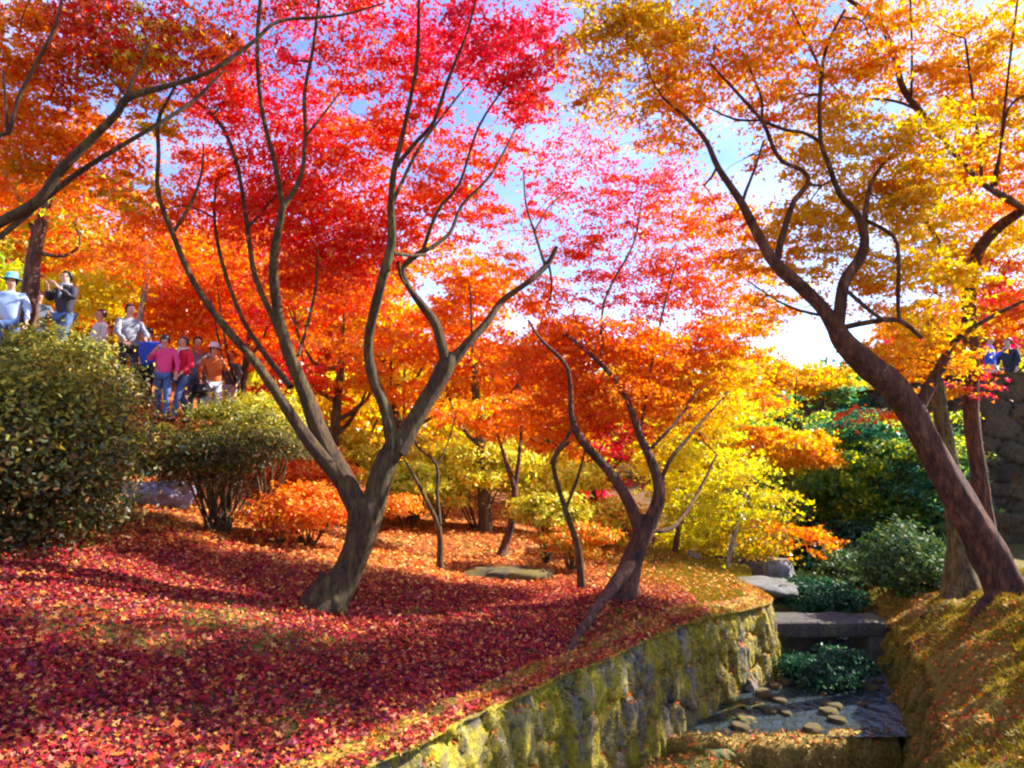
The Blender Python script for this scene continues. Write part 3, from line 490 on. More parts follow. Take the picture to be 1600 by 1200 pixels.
cr = crown(T, [
 (1000, 60, 5.8, 110, 60, 'OL+G', 1.4), (1080, 130, 6, 100, 50, 'G+O', 1.4), (980, 150, 6.2, 80, 40, 'G+Y', 1.0), (1060, 200, 6.3, 80, 40, 'G+O', .9), (1120, 60, 5.6, 110, 50, 'G+O', 1.0), (1240, 60, 5.6, 90, 60, 'G+O', 1.0), (1360, 60, 5.8, 70, 50, 'G+O', 1.6), (1330, 120, 6, 80, 40, 'G+O', 1.3), (1240, 160, 6, 80, 40, 'O+G', 1.2),
 (1300, 200, 6.3, 90, 40, 'G+Y', 1.5), (1280, 250, 6.4, 60, 30, 'G+Y', 1.2), (1160, 250, 6.5, 60, 30, 'G+O', .5), (1240, 350, 6.6, 80, 40, 'G+Y', 1.5), (1180, 400, 6.8, 70, 40, 'O+G', 1.2), (1120, 330, 6.8, 60, 40, 'O+RO', .7), (1380, 320, 6.5, 70, 50, 'G+Y', 1.6), (1400, 420, 6.5, 80, 45, 'G+Y', 1.4), (1300, 360, 6.6, 60, 40, 'G+Y', 1.4),
 (1260, 420, 6.8, 60, 30, 'G+Y', 1.2), (1360, 450, 6.6, 50, 30, 'OY', .9), (1400, 560, 6.8, 80, 35, 'OY', 1.2), (1460, 500, 6.4, 70, 40, 'G+Y', 1.4), (1450, 300, 6.2, 80, 50, 'G+OL', 1.5), (1460, 220, 6, 90, 50, 'G+OL', 1.5), (1420, 270, 6.3, 60, 40, 'G+O', 1.2), (1190, 480, 7, 60, 30, 'O+G', .9), (1480, 440, 6.2, 60, 40, 'G+Y', 1.4),
 (1490, 560, 6.3, 50, 30, 'OY', 1.3), (930, 110, 6.2, 90, 60, 'OL+O', .5), (1180, 120, 6.4, 90, 60, 'G+O', .5), (1050, 20, 6, 100, 50, 'OL+G', .9), (1200, 20, 6, 90, 40, 'G+O', .8), (1330, 250, 6.8, 80, 50, 'G+Y', .8), (1280, 310, 6.8, 70, 50, 'G+Y', .8), (1160, 350, 7, 60, 50, 'O+G', .6), (1430, 380, 6.8, 60, 60, 'G+Y', .8), (1260, 480, 7.2, 60, 20, 'G+O', .4), (1420, 470, 7, 60, 40, 'G+O', .6),
 (1000, -110, 5.5, 180, 90, 'OL', .9, 1.3), (1300, -120, 5.6, 180, 90, 'O+G', .9, 1.3), (940, 40, 6, 60, 50, 'OL', .9)], lsize=.027)
q = on(1578, 940, 6.35); finish('maple_tree', T, cr, 'golden maple leaning over the stream from the right bank with a thick crooked brown trunk', q, 'bark_red')
# --- reddish upright tree at the right behind the golden maple
T = Tubes()
T.px([(1548, 905, 8.4, 60), (1538, 830, 8.5, 42), (1528, 740, 8.5, 34), (1519, 650, 8.5, 32), (1517, 560, 8.4, 32), (1514, 450, 8.2, 30), (1526, 398, 8, 28), (1556, 358, 7.8, 24), (1605, 325, 7.5, 18), (1680, 290, 7.2, 10)], sides=16, rough=.08, seg=.07)
T.px([(1600, 328, 7.5, 12), (1574, 310, 7.3, 17), (1548, 296, 7.2, 13), (1520, 272, 7, 12), (1450, 190, 6.6, 15), (1412, 140, 6.4, 14), (1398, 90, 6.2, 14), (1375, 37, 6, 12), (1320, -5, 5.8, 8)], sides=10, rough=.08, seg=.07)
T.px([(1376, 40, 6, 7), (1380, -30, 6, 4)], sides=6)
T.px([(1424, 150, 6.4, 6), (1425, 80, 6.3, 5), (1422, -10, 6.2, 4)], sides=6)
T.px([(1440, 175, 6.6, 7), (1412, 162, 6.6, 6), (1380, 155, 6.6, 6), (1320, 152, 6.6, 5), (1290, 120, 6.6, 4), (1235, 88, 6.6, 3)], sides=6)
T.px([(1516, 470, 8.2, 12), (1490, 420, 8, 10), (1450, 350, 7.9, 8), (1420, 315, 7.8, 5)], sides=7)
T.px([(1600, 150, 6.6, 4), (1575, 170, 6.8, 5), (1560, 250, 7, 6), (1548, 296, 7.2, 8)], sides=6)
T.px([(1590, 0, 6.6, 4), (1575, 120, 6.8, 5), (1562, 240, 7, 6), (1556, 290, 7.2, 7)], sides=6)
T.px([(1508, 60, 6.6, 4), (1520, 150, 6.8, 5), (1530, 230, 7, 6), (1535, 285, 7.1, 7)], sides=6)
cr = crown(T, [
 (1560, 60, 7, 80, 50, 'Y+G', .9), (1500, 80, 7, 80, 50, 'OY+G', 1.3), (1540, 140, 7.2, 80, 40, 'G+O', 1.1), (1580, 200, 7.4, 80, 50, 'OL+G', 1.3), (1520, 240, 7.6, 80, 40, 'O+G', 1.4), (1560, 290, 7.8, 90, 40, 'O', 1.3), (1600, 380, 8.2, 80, 50, 'Y', 1.5), (1480, 350, 8.4, 70, 40, 'G', 1.4), (1560, 440, 8.4, 80, 40, 'O+C', 1.4), (1600, 490, 8, 60, 40, 'O+RO', 1.2), (1540, 500, 8.6, 60, 28, 'OY', 1.2), (1650, 250, 7.5, 60, 90, 'G', 1, 1), (1500, 400, 8.6, 60, 30, 'G', 1.2),
 (1560, 120, 7.6, 80, 80, 'G+OL', .7), (1480, 150, 7.4, 80, 60, 'G+O', .7), (1580, 350, 8.6, 70, 50, 'OY', .8), (1500, 300, 8, 80, 50, 'G', .8), (1500, -80, 7, 150, 80, 'OY', .9, 1.3), (1430, 120, 7, 50, 40, 'OY', 1.0), (1450, 30, 6.8, 60, 40, 'OY', .7)], lsize=.029)
q = on(1548, 890, 8.4); finish('maple_tree', T, cr, 'upright reddish trunk with yellow and orange leaves rising beside the tall stone wall', q, 'bark_red')
# --- mossy tree behind golden maple
T = Tubes()
T.px([(1512, 975, 7.75, 110), (1508, 930, 7.8, 84), (1502, 880, 7.85, 58), (1492, 800, 7.9, 44), (1480, 700, 8, 34), (1466, 620, 8, 28), (1461, 560, 8, 20), (1448, 470, 8, 12)], sides=18, rough=.13, seg=.06)
T.px([(1505, 915, 7.75, 30), (1480, 945, 7.6, 22), (1440, 965, 7.5, 8)], sides=8, keep=False, rough=.1)
cr = crown(T, [(1440, 540, 8.2, 60, 30, 'OY', 1.2), (1400, 500, 8.4, 50, 30, 'OY', .7), (1510, 600, 8.4, 40, 30, 'C+O', .7), (1450, 620, 8.6, 40, 25, 'OY', .7), (1380, 645, 7.6, 55, 12, 'RO', 1.1, .4), (1480, 420, 8, 50, 50, 'G', 1)], lsize=.029)
q = on(1508, 940, 7.8); finish('maple_tree', T, cr, 'moss covered trunk with flared base standing just left of the reddish upright trunk', q, 'bark_moss')
# --- overhanging tree from the left edge
T = Tubes()
T.add([(*P(-430, 1000, 4.3), .17), (*P(-330, 700, 4.3), .14), (*P(-180, 480, 4.4), .10), (*P(-60, 385, 4.5), .075)], sides=14, rough=.08)
T.px([(-60, 385, 4.5, 32), (0, 347, 4.5, 24), (60, 312, 4.5, 22), (95, 265, 4.5, 21), (150, 210, 4.5, 18), (185, 175, 4.5, 17), (200, 152, 4.5, 17), (270, 132, 4.6, 12), (335, 108, 4.6, 10), (400, 62, 4.7, 8), (437, 33, 4.8, 7), (530, 24, 5, 5), (600, 5, 5.1, 3)], sides=12, rough=.07, seg=.06)
T.px([(-60, 400, 4.5, 20), (0, 370, 4.5, 13), (65, 315, 4.6, 13), (140, 258, 4.6, 12), (250, 192, 4.7, 9), (305, 155, 4.8, 7), (350, 110, 4.9, 4)], sides=9, rough=.06)
T.px([(198, 155, 4.5, 10), (205, 130, 4.5, 7), (218, 105, 4.6, 5), (235, 60, 4.6, 3)], sides=6)
T.px([(197, 150, 4.5, 5), (175, 125, 4.5, 4), (150, 95, 4.5, 3)], sides=5)
T.px([(-60, 300, 4.3, 14), (-10, 215, 4.3, 12), (14, 208, 4.3, 9), (28, 155, 4.3, 9), (64, 85, 4.3, 8), (88, 38, 4.3, 6), (100, -20, 4.3, 4)], sides=8)
T.px([(12, 205, 4.3, 7), (8, 150, 4.3, 5), (5, 110, 4.3, 4)], sides=6)
cr = crown(T, [(30, 60, 5.2, 80, 60, 'O+OY', 1.5), (20, 130, 5.2, 60, 40, 'O+OY', 1.3), (110, 110, 5.2, 80, 40, 'RO+B', 1.5), (150, 50, 5.2, 80, 50, 'B+R', 1.3), (230, 60, 5.2, 70, 50, 'B+YG', .9), (230, 180, 5.6, 50, 40, 'YG+O', .9), (60, 200, 5.6, 80, 40, 'O+OY', 1.4), (140, 240, 5.8, 90, 40, 'O+RO', 1.3), (320, 50, 5.2, 70, 40, 'B+O', .8), (60, 270, 5.8, 70, 35, 'OY+OL', 1.1), (180, 130, 5.4, 60, 40, 'YG+RO', 1.0), (200, 300, 6, 60, 35, 'O+YG', .8),
 (30, 240, 6, 70, 60, 'O', .8), (120, 40, 5.8, 100, 60, 'B+RO', .9), (220, 110, 6, 90, 60, 'B+RO', .8), (330, 40, 6, 80, 50, 'B+C', .6), (110, 190, 6, 90, 50, 'O', .9),
 (-80, 150, 5, 90, 160, 'O', 1, 1.2), (60, -90, 5, 150, 80, 'B+R', .45, 1.2), (-40, -60, 4.6, 120, 100, 'O', .4, 1.2)], lsize=.026)
q = P(-430, 1000, 4.3); finish('maple_tree', T, cr, 'maple whose two dark boughs reach in from the left edge of the view', (q.x, q.y, q.z))
# --- maple added unseen beyond the right edge, its canopy overhead to shade the foreground
T = Tubes(); bx, by = 5.6, .6; b0 = bz(bx, by)
T.add([(bx, by, b0-.1,   .26), (bx-.1, by+.1, b0+1.2, .2), (bx-.5, by+.3, b0+2.6, .17), (bx-1, by+.6, b0+4.2, .13), (bx-1.8, by+1, b0+5.6, .08)], sides=14, rough=.08)
T.add([(bx-.5, by+.3, b0+2.8, .12), (bx-1.6, by+1.2, b0+4.6, .09), (bx-3.5, by+1.8, b0+5.9, .05), (bx-5.5, by+2.0, b0+6.4, .03)], sides=8)
T.add([(bx-.5, by+.3, b0+3.2, .10), (bx+.2, by+1.8, b0+5.0, .07), (bx+.2, by+3.8, b0+6.6, .04)], sides=8)
Cs = []; Ks = []
for i in range(60):
    x = rng.uniform(-1.6, 7.8); y = rng.uniform(-.8, 6.2); z = max(3.6, .76*max(y, 0)*math.hypot(1, 0)+1.1)+rng.uniform(0, 1.0)
    c, k = clump(T, (x, y, z), (.9, .9, .3), 150, 'O+G', .07, subt=1); Cs.append(c); Ks.append(k)
cr = leafmesh('crown', np.concatenate(Cs), .06, np.concatenate(Ks), TRI, .5)
finish('maple_tree', T, cr, 'wide unseen maple added outside the right edge so its canopy shades the foreground', (bx, by, b0), 'bark_red')
# --- small understorey maples
def small(lst, crowns, label, base, D, bark='bark', ls=.036):
    T = Tubes()
    for l in lst: T.px(l, sides=8, rough=.08)
    cr = crown(T, crowns, lsize=ls, subt=2) if crowns else None
    finish('young_maple', T, cr, label, on(*base), bark)
small([[(688, 905, 9, 20), (688, 868, 9, 15), (686, 825, 9, 12), (663, 775, 9, 9), (648, 745, 9.1, 6), (630, 715, 9.2, 4)], [(688, 820, 9, 9), (683, 770, 9.1, 7), (682, 725, 9.1, 6), (650, 695, 9.2, 4), (640, 650, 9.3, 3)], [(682, 730, 9.1, 4), (700, 690, 9.2, 3), (715, 640, 9.2, 2)]],
      [(640, 690, 9.4, 50, 25, 'Y+OY', .5), (700, 650, 9.4, 50, 30, 'O', .6)], 'thin forked sapling just right of the big maple trunk', (688, 893, 9), 9)
small([[(780, 880, 10.4, 30), (788, 855, 10.5, 20), (800, 815, 10.5, 18), (804, 765, 10.5, 15), (790, 720, 10.6, 9), (775, 670, 10.7, 5)], [(804, 770, 10.5, 10), (811, 715, 10.6, 8), (815, 665, 10.7, 5)]],
      [(780, 660, 10.9, 60, 30, 'O', 1.4), (830, 640, 10.9, 60, 35, 'O', 1.4), (740, 650, 11, 50, 30, 'O+G', 1.2)], 'slim curved reddish maple stem on the sunlit ground in the middle distance', (783, 868, 10.5), 10.5, 'bark_red')
small([[(911, 945, 7.8, 24), (908, 900, 7.8, 17), (902, 850, 7.8, 15), (885, 800, 7.8, 12), (868, 745, 7.8, 10), (866, 715, 7.8, 8), (890, 690, 7.8, 6)], [(884, 795, 7.8, 7), (903, 745, 7.8, 6), (915, 700, 7.8, 4)]],
      [(850, 690, 8.2, 50, 25, 'O', .9), (915, 700, 8.2, 40, 20, 'O', .6)], 'narrow dark maple stem just left of the leaning orange maple', (911, 930, 7.8), 7.8)
small([[(1128, 925, 10.6, 14), (1138, 880, 10.7, 11), (1150, 820, 10.8, 10), (1165, 770, 11, 7)]], [(1130, 730, 11, 80, 35, 'Y+YG', 1.3), (1180, 790, 11, 80, 30, 'YG+OL', 1.3), (1100, 800, 11, 70, 40, 'YG+OL', 1.5), (1220, 830, 10.8, 70, 20, 'OY+O', .9), (1270, 850, 10.6, 60, 16, 'OY+O', .8), (1100, 690, 11.2, 70, 35, 'YG+Y', 1.0), (1160, 850, 11, 70, 25, 'OL', 1.4), (1080, 845, 11.4, 50, 25, 'OL+YG', 1.4)], 'pale slender trunk with yellow green leaves behind the mossy bank', (1128, 905, 10.6), 10.6, 'bark_pale')
small([[(1050, 905, 11, 16), (1054, 870, 11, 15), (1060, 830, 11, 12), (1075, 780, 11, 7)]], [(1060, 760, 11.4, 60, 40, 'Y+YG', 1.5), (1040, 720, 11.5, 50, 30, 'Y', 1.2), (1120, 640, 11.6, 60, 30, 'Y', 1.2)], 'short brown trunk with yellow leaves at the crest of the mossy bank', (1052, 880, 11), 11, 'bark_red')
small([[(42, 560, 12, 44), (46, 470, 12, 34), (52, 400, 12, 30), (64, 350, 12, 26), (80, 300, 12, 14), (110, 240, 12, 8)], [(60, 395, 12, 12), (100, 400, 12, 7), (125, 380, 12, 5), (115, 345, 12, 4)], [(56, 370, 12, 12), (35, 320, 12, 8), (10, 280, 12, 5)]],
      [(100, 350, 12.5, 90, 30, 'O+YG', 1.1), (40, 290, 12.5, 80, 40, 'O', 1.4), (160, 290, 12.5, 80, 40, 'O+OY', 1.3), (20, 380, 12.8, 50, 30, 'OL', 1.2), (140, 220, 12.5, 90, 40, 'O', 1.4), (-60, 300, 12.5, 80, 90, 'O', 1), (150, 400, 12.8, 70, 22, 'OY+O', 1.4)], 'thick reddish trunk rising behind the visitors at the far left', (42, 560, 12), 12, 'bark_red', ls=.058)
small([[(210, 560, 14, 18), (218, 500, 14, 14), (228, 440, 14, 12), (228, 385, 14, 9), (224, 330, 14, 5)], [(228, 410, 14, 6), (190, 405, 14, 5), (150, 390, 14, 3)]],
      [(170, 430, 14.6, 90, 30, 'Y+YG', 1.8), (130, 470, 14.8, 70, 40, 'YG+Y', 1.8), (240, 380, 14.6, 90, 40, 'O', 1.5), (290, 420, 14.6, 90, 40, 'O+RO', 1.5), (200, 340, 14.6, 80, 30, 'O+OY', 1.2), (320, 480, 14.8, 90, 40, 'O+RO', 1.7), (280, 500, 14.8, 60, 30, 'O', 1.7)], 'slender white trunk with yellow leaves behind the visitors on the path', (212, 560, 14), 14, 'bark_pale', ls=.062)
# ------------------------------------------------------------------ background trees
def bgtree(px, D, top_py, rx, pal, label, n=5000, ls=.1, cy=.62, ry=None, bark='bark', group=None, name='maple_tree', x=None, flat=.35, low=None):
    """crown centre given by top pixel row; rx crown half width in px"""
    x = (px-800)/F*D if x is None else x; z0 = bz(x, D)-.1; zt = P(px, top_py, D).z; H = zt-z0; rx = rx*D/F; T = Tubes(); r0 = .04+H*.011
    cz = z0+H*cy; rz_ = H*(1-cy) if ry is None else ry; lean = rng.normal(0, .06*H, 2)
    T.add([(x, D, z0-.1, r0*1.5), (x+lean[0]*.2, D, z0+.25*H, r0), (x+lean[0]*.6, D+lean[1]*.5, z0+H*.5, r0*.7), (x+lean[0]*.8, D+lean[1]*.8, z0+H*.74, r0*.1)], sides=10, rough=.09, seg=.3)
    for i in range(5):
        a = rng.uniform(0, 6.3); q = T.sk[0][int(len(T.sk[0])*rng.uniform(.35, .75))]
        e = np.array([x+math.cos(a)*rx*.7, D+math.sin(a)*rx*.7, cz+rz_*rng.uniform(-.2, .6)]); mid = (q[:3]+e)/2+np.array([0, 0, -.1*H])
        T.add([(*q[:3], r0*.5), (*mid, r0*.35), (*e, r0*.12)], sides=6, seg=.4)
    Cs = []; Ks = []; nc = 16; pals = pal if isinstance(pal, list) else [pal]
    for i in range(nc):
        u = rng.normal(size=3); u /= np.linalg.norm(u); u *= rng.uniform(.35, .85); c = np.array([x+lean[0]*.5, D, cz])+u*np.array([rx, rx, rz_])
        ck, kk = clump(T if i < 9 else None, c, (rx*.45, rx*.45, rz_*.3), n//nc, pals[i % len(pals)], ls, subt=2, ntier=9); Cs.append(ck); Ks.append(kk)
    cr = leafmesh('crown', np.concatenate(Cs), ls, np.concatenate(Ks), TRI, flat)
    return finish(name, T, cr, label, (x, D, z0+.1), bark, group=group)
bgtree(760, 12.5, 395, 150, ['O', 'O', 'O+RO', 'O+OY'], 'broad orange maple behind the right fork of the big maple', n=13000, ls=.052, cy=.72)
bgtree(650, 14.5, 430, 130, ['OY', 'Y', 'O', 'OY+Y'], 'yellow orange maple seen between the two stems of the big maple', n=12000, ls=.058, cy=.68)
bgtree(520, 13.5, 360, 140, ['RO', 'O', 'R', 'OY'], 'fiery orange red maple behind the left fork of the big maple', n=13500, ls=.055, cy=.66)
bgtree(370, 15, 380, 150, ['O', 'OY', 'O', 'O+RO'], 'deep orange maple above the visitors on the path', n=13000, ls=.062, cy=.66)
bgtree(560, 19, 560, 130, ['Y', 'YG', 'Y+OY'], 'low yellow green tree far behind the fork of the big maple', n=9000, ls=.1, cy=.5)
bgtree(700, 20, 570, 120, ['YG', 'Y', 'YG+OY'], 'yellow tree far back in the centre behind the sapling', n=9000, ls=.1, cy=.45)
bgtree(860, 15, 510, 130, ['O', 'O', 'O+G'], 'dense orange maple behind the narrow dark stem', n=10500, ls=.055, cy=.76)
bgtree(930, 19, 560, 130, ['OY', 'Y', 'C', 'YG'], 'mixed yellow and pink tree far behind the leaning maple', n=10000, ls=.1, cy=.5)
bgtree(1040, 15, 520, 140, ['O', 'OY', 'G', 'Y'], 'golden orange tree behind the crown of the leaning maple', n=10500, ls=.055, cy=.74)
bgtree(1100, 17, 560, 110, ['Y', 'OY', 'YG'], 'bright yellow tree right of the leaning maple', n=8500, ls=.08, cy=.5)
bgtree(1230, 20, 555, 105, ['OY', 'Y', 'G', 'OY'], 'yellow tree under the patch of open sky', n=7000, ls=.08, cy=.84, ry=.55)
bgtree(1220, 13.5, 655, 75, ['OY', 'Y+OY'], 'small yellow orange tree reaching over the stream', n=9000, ls=.052, cy=.8, ry=.45)
bgtree(1300, 15, 600, 130, ['GR', 'GR+YG', 'GR+YG'], 'green tree over the far stream', n=20000, ls=.05, cy=.5)
bgtree(1390, 14, 590, 120, ['GR', 'GR', 'T', 'GR+YG'], 'green tree behind the bend of the golden maple trunk', n=20000, ls=.048, cy=.5)
bgtree(1225, 17, 630, 110, ['GR', 'T+GR', 'GR+YG'], 'blue green tree far up the stream', n=20000, ls=.055, cy=.45)
bgtree(1430, 19, 600, 140, ['GR', 'T+GR'], 'deep green tree at the back left of the tall stone wall', n=12000, ls=.1, cy=.45)
bgtree(1340, 24, 620, 160, ['T', 'T+GR'], 'dark evergreen far behind the stream bridge', n=11000, ls=.13, cy=.45)
bgtree(1490, 22, 470, 120, ['O', 'OY+C'], 'orange tree above the stone wall', n=8000, ls=.11, cy=.6)
bgtree(1580, 24, 420, 140, ['Y', 'YG', 'O'], 'yellow tree behind the visitors on the wall', n=9000, ls=.11, cy=.6)
bgtree(100, 17, 330, 160, ['YG', 'OL', 'O'], 'olive yellow tree behind the far left visitors', n=11000, ls=.1, cy=.5)
bgtree(260, 20, 330, 170, ['O', 'YG', 'OY'], 'orange and yellow tree uphill behind the white trunk', n=11000, ls=.11, cy=.5)
bgtree(0, 20, 250, 180, ['O', 'OY', 'RO'], 'tall orange tree uphill at the left edge', n=10000, ls=.11, cy=.6)
bgtree(430, 24, 330, 200, ['R', 'O', 'RO'], 'red tree high on the slope behind the big maple', n=10000, ls=.13, cy=.6)
# far wood: individual trees, copies of three
far = []
for i, (pal, lab) in enumerate(((['OY', 'O'], 'orange'), (['YG', 'Y'], 'yellow green'), (['T', 'GR'], 'dark green'))):
    far.append((bgtree([300, 620, 1300][i], [34, 36, 34][i], [400, 560, 560][i], 190, pal, lab+' tree of the distant wood, partly hidden by nearer maples', n=9000, ls=.19, cy=.5, group=lab+' trees of the distant wood'), lab))
def copytree(o, loc, rz, s):
    c = o.copy(); COL.objects.link(c); c.location = loc; c.rotation_euler.z = rz; c.scale = (s, s, s)
    for ch in o.children: d = ch.copy(); COL.objects.link(d); d.parent = c
    return c
for i in range(26):
    px = -100+i*68+rng.uniform(-20, 20); D = rng.uniform(27, 48); x = (px-800)/F*D; k = 2 if px > 1180 else (1 if (i % 2 and px > 400) else 0)
    c_ = copytree(far[k][0], (x, D, bz(x, D)-.1), rng.uniform(0, 6), rng.uniform(.6, 1.0)*(1 if px < 700 or px > 1250 else .75))
    pl = ('uphill beyond the visitors at the left' if px < 330 else 'beyond the big forked maple' if px < 700 else 'beyond the leaning maple' if px < 1150 else 'far up the stream' if px < 1450 else 'beyond the tall stone wall')
    c_['label'] = far[k][1]+' tree of the distant wood '+pl; c_['group'] = far[k][1]+' distant trees '+pl
# ------------------------------------------------------------------ shrubs
def shrub(name, px, py, D, rx, ry, rz_, pals, n, label, ls=.03, cat='shrub', stems=9, shape=OVAL, mt='shrub', lift=.0, top_pal=None, base=None, tiers=70, bark='bark'):
    """centre pixel of the crown, radii in metres"""
    c = np.array(P(px, py, D)); x, y = c[0], c[1]; g = bz(x, y) if base is None else base; T = Tubes()
    for i in range(stems):
        a = rng.uniform(0, 6.3); r = rng.uniform(.2, .75); e = c+np.array([math.cos(a)*rx*r, math.sin(a)*ry*r, rz_*rng.uniform(-.1, .4)]); q = np.array([x+rng.normal(0, .08*rx), y+rng.normal(0, .08*rx), g-.05])
        mid = (q+e)/2+np.array([0, 0, -.08]); T.add([(*q, .02), (*mid, .014), (*e, .005)], sides=6, seg=.15)
    # lumpy surface of sprays, denser outside, some inside
    u = rng.normal(size=(tiers, 3)); u[:, 2] = np.abs(u[:, 2])*1.0-.95*rng.random(tiers); u /= np.linalg.norm(u, axis=1)[:, None]; lump = 1+.34*(fbm(u[:, 0]*2.1+u[:, 1]*1.3+D*3, u[:, 2]*2.2+px*.1, 3)[:, None]-.42); tcn = c+u*lump*np.array([rx, ry, rz_])*rng.uniform(.58, 1.08, (tiers, 1))
    idx = rng.integers(0, tiers, n); sp = np.array([.2*rx, .2*ry, .12*rz_])*rng.uniform(.5, 1.35, (tiers, 1))[idx]; C = tcn[idx]+rng.normal(size=(n, 3))*sp
    C[:, 2] = np.maximum(C[:, 2], base_h(C[:, 0], C[:, 1])+.02) if base is None else np.maximum(C[:, 2], base)
    cols = palcols(pals, n); 
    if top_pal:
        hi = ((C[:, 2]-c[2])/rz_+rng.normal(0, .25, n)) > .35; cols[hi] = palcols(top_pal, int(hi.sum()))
    nn = (C-c)/np.array([rx, ry, rz_]); nn /= np.linalg.norm(nn, axis=1)[:, None]+1e-6; nn[:, 2] += .5
    root = empty(name, (x, y, g)); tag(root, label, cat); inv = np.array([x, y, g])
    me = T.mesh('stem'); co = np.empty(len(me.vertices)*3, dtype=np.float32); me.vertices.foreach_get('co', co); me.vertices.foreach_set('co', (co.reshape(-1, 3)-inv).ravel().astype(np.float32)); link('stem', me, M[bark], root, smooth=True)
    link('foliage', leafmesh('foliage', C-inv, ls, cols, shape, .45, nn), M[mt], root); return root
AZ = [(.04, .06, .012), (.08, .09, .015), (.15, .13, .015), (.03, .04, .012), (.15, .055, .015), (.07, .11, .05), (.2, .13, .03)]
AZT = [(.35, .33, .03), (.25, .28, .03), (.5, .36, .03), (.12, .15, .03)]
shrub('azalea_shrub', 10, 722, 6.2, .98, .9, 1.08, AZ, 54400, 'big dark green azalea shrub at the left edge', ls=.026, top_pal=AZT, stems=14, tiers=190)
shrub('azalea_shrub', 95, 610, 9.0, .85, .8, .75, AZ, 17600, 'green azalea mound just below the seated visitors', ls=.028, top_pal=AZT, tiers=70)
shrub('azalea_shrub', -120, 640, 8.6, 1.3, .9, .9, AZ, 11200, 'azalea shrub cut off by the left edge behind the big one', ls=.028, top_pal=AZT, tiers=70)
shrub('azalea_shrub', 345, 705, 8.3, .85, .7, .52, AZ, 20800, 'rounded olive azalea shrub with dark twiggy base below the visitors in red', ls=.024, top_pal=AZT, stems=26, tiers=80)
shrub('azalea_shrub', 425, 660, 10, .55, .5, .4, 'YG+OL', 5000, 'yellow green shrub close behind the rounded olive one', ls=.035, tiers=40)
shrub('low_bush', 485, 800, 8.6, .6, .5, .33, 'O', 6500, 'low orange bush left of the big maple trunk', ls=.03, tiers=50, cat='bush')
shrub('low_bush', 430, 810, 8.3, .35, .3, .2, 'O+B', 2500, 'small rusty bush beside the base of the rounded olive shrub', ls=.03, tiers=30, cat='bush')
shrub('low_bush', 745, 735, 13, 1.0, .8, .6, 'YG+Y', 10000, 'wide yellow green bush beyond the sunlit ground', ls=.05, tiers=60, cat='bush')
shrub('low_bush', 640, 760, 12.5, .7, .6, .45, 'YG', 5000, 'yellow green bush behind the thin sapling', ls=.05, tiers=50, cat='bush')
shrub('low_bush', 690, 725, 14.5, 1.3, .9, .6, 'Y+YG', 9000, 'large bright yellow bush filling the middle distance behind the sapling', ls=.055, tiers=70, cat='bush')
shrub('low_bush', 860, 750, 14, 1.0, .8, .5, 'YG+Y', 7000, 'yellow bush behind the narrow dark stem, farther back than the round one', ls=.055, tiers=60, cat='bush')
shrub('low_bush', 470, 735, 12, .8, .7, .45, 'O+RO', 7000, 'orange bush up the slope behind the low orange one', ls=.04, tiers=60, cat='bush')
shrub('low_bush', 590, 790, 11.5, .6, .5, .25, 'O+OY', 5000, 'orange and yellow bush on the slope just behind the fork of the big maple', ls=.035, tiers=50, cat='bush')
shrub('low_bush', 400, 700, 12.5, .8, .7, .5, 'YG+OL', 6000, 'yellow olive bush by the path below the light trousers', ls=.04, tiers=60, cat='bush')
shrub('low_bush', 540, 720, 14, .9, .8, .6, 'Y+YG', 7000, 'yellow bush seen in the fork of the big maple', ls=.055, tiers=60, cat='bush')
shrub('low_bush', 1130, 840, 13, 1.1, .8, .6, 'YG+OL', 8000, 'olive yellow bush beyond the mossy bank crest', ls=.05, tiers=60, cat='bush')
shrub('low_bush', 855, 800, 9.8, .45, .4, .3, 'YG+OL', 5500, 'round yellow green bush left of the narrow dark stem', ls=.035, tiers=40, cat='bush')
shrub('low_bush', 895, 845, 9.4, .45, .35, .22, 'O+OL', 4500, 'low rusty bush behind the narrow dark stem', ls=.03, tiers=40, cat='bush')
shrub('low_bush', 950, 815, 11, .5, .4, .4, 'YG+OY', 5500, 'bush with yellow leaves seen through the fork of the leaning maple', ls=.04, tiers=40, cat='bush')
GRN = [(.06, .13, .03), (.10, .18, .035), (.03, .09, .04), (.16, .2, .04)]
TEA = [(.015, .08, .04), (.03, .13, .05), (.06, .16, .05), (.01, .05, .03)]
shrub('evergreen_shrub', 1415, 880, 9.4, .55, .5, .5, GRN, 9000, 'feathery green shrub left of the moss covered trunk', ls=.035, tiers=70)
shrub('evergreen_shrub', 1330, 905, 11, .7, .6, .4, GRN, 7500, 'spreading green shrub beyond the stone footbridge', ls=.035, tiers=60)
shrub('evergreen_shrub', 1270, 935, 9.9, .55, .5, .24, TEA, 6500, 'dark teal shrub drooping over the stream behind the footbridge', ls=.03, tiers=50, base=-2.5)
shrub('evergreen_shrub', 1330, 870, 13.5, 1.0, .7, .6, TEA, 7500, 'dark shrub in deep shade far up the stream', ls=.05, tiers=60)
shrub('evergreen_shrub', 1425, 820, 14.5, 1.1, .7, .9, TEA, 7500, 'tall dark shrub behind the feathery green one', ls=.055, tiers=60)
shrub('water_plant_clump', 1290, 1045, 7.75, .42, .32, .2, TEA, 5000, 'green clump of leaves growing in the stream below the footbridge', ls=.026, tiers=50, base=-2.56, cat='plant')
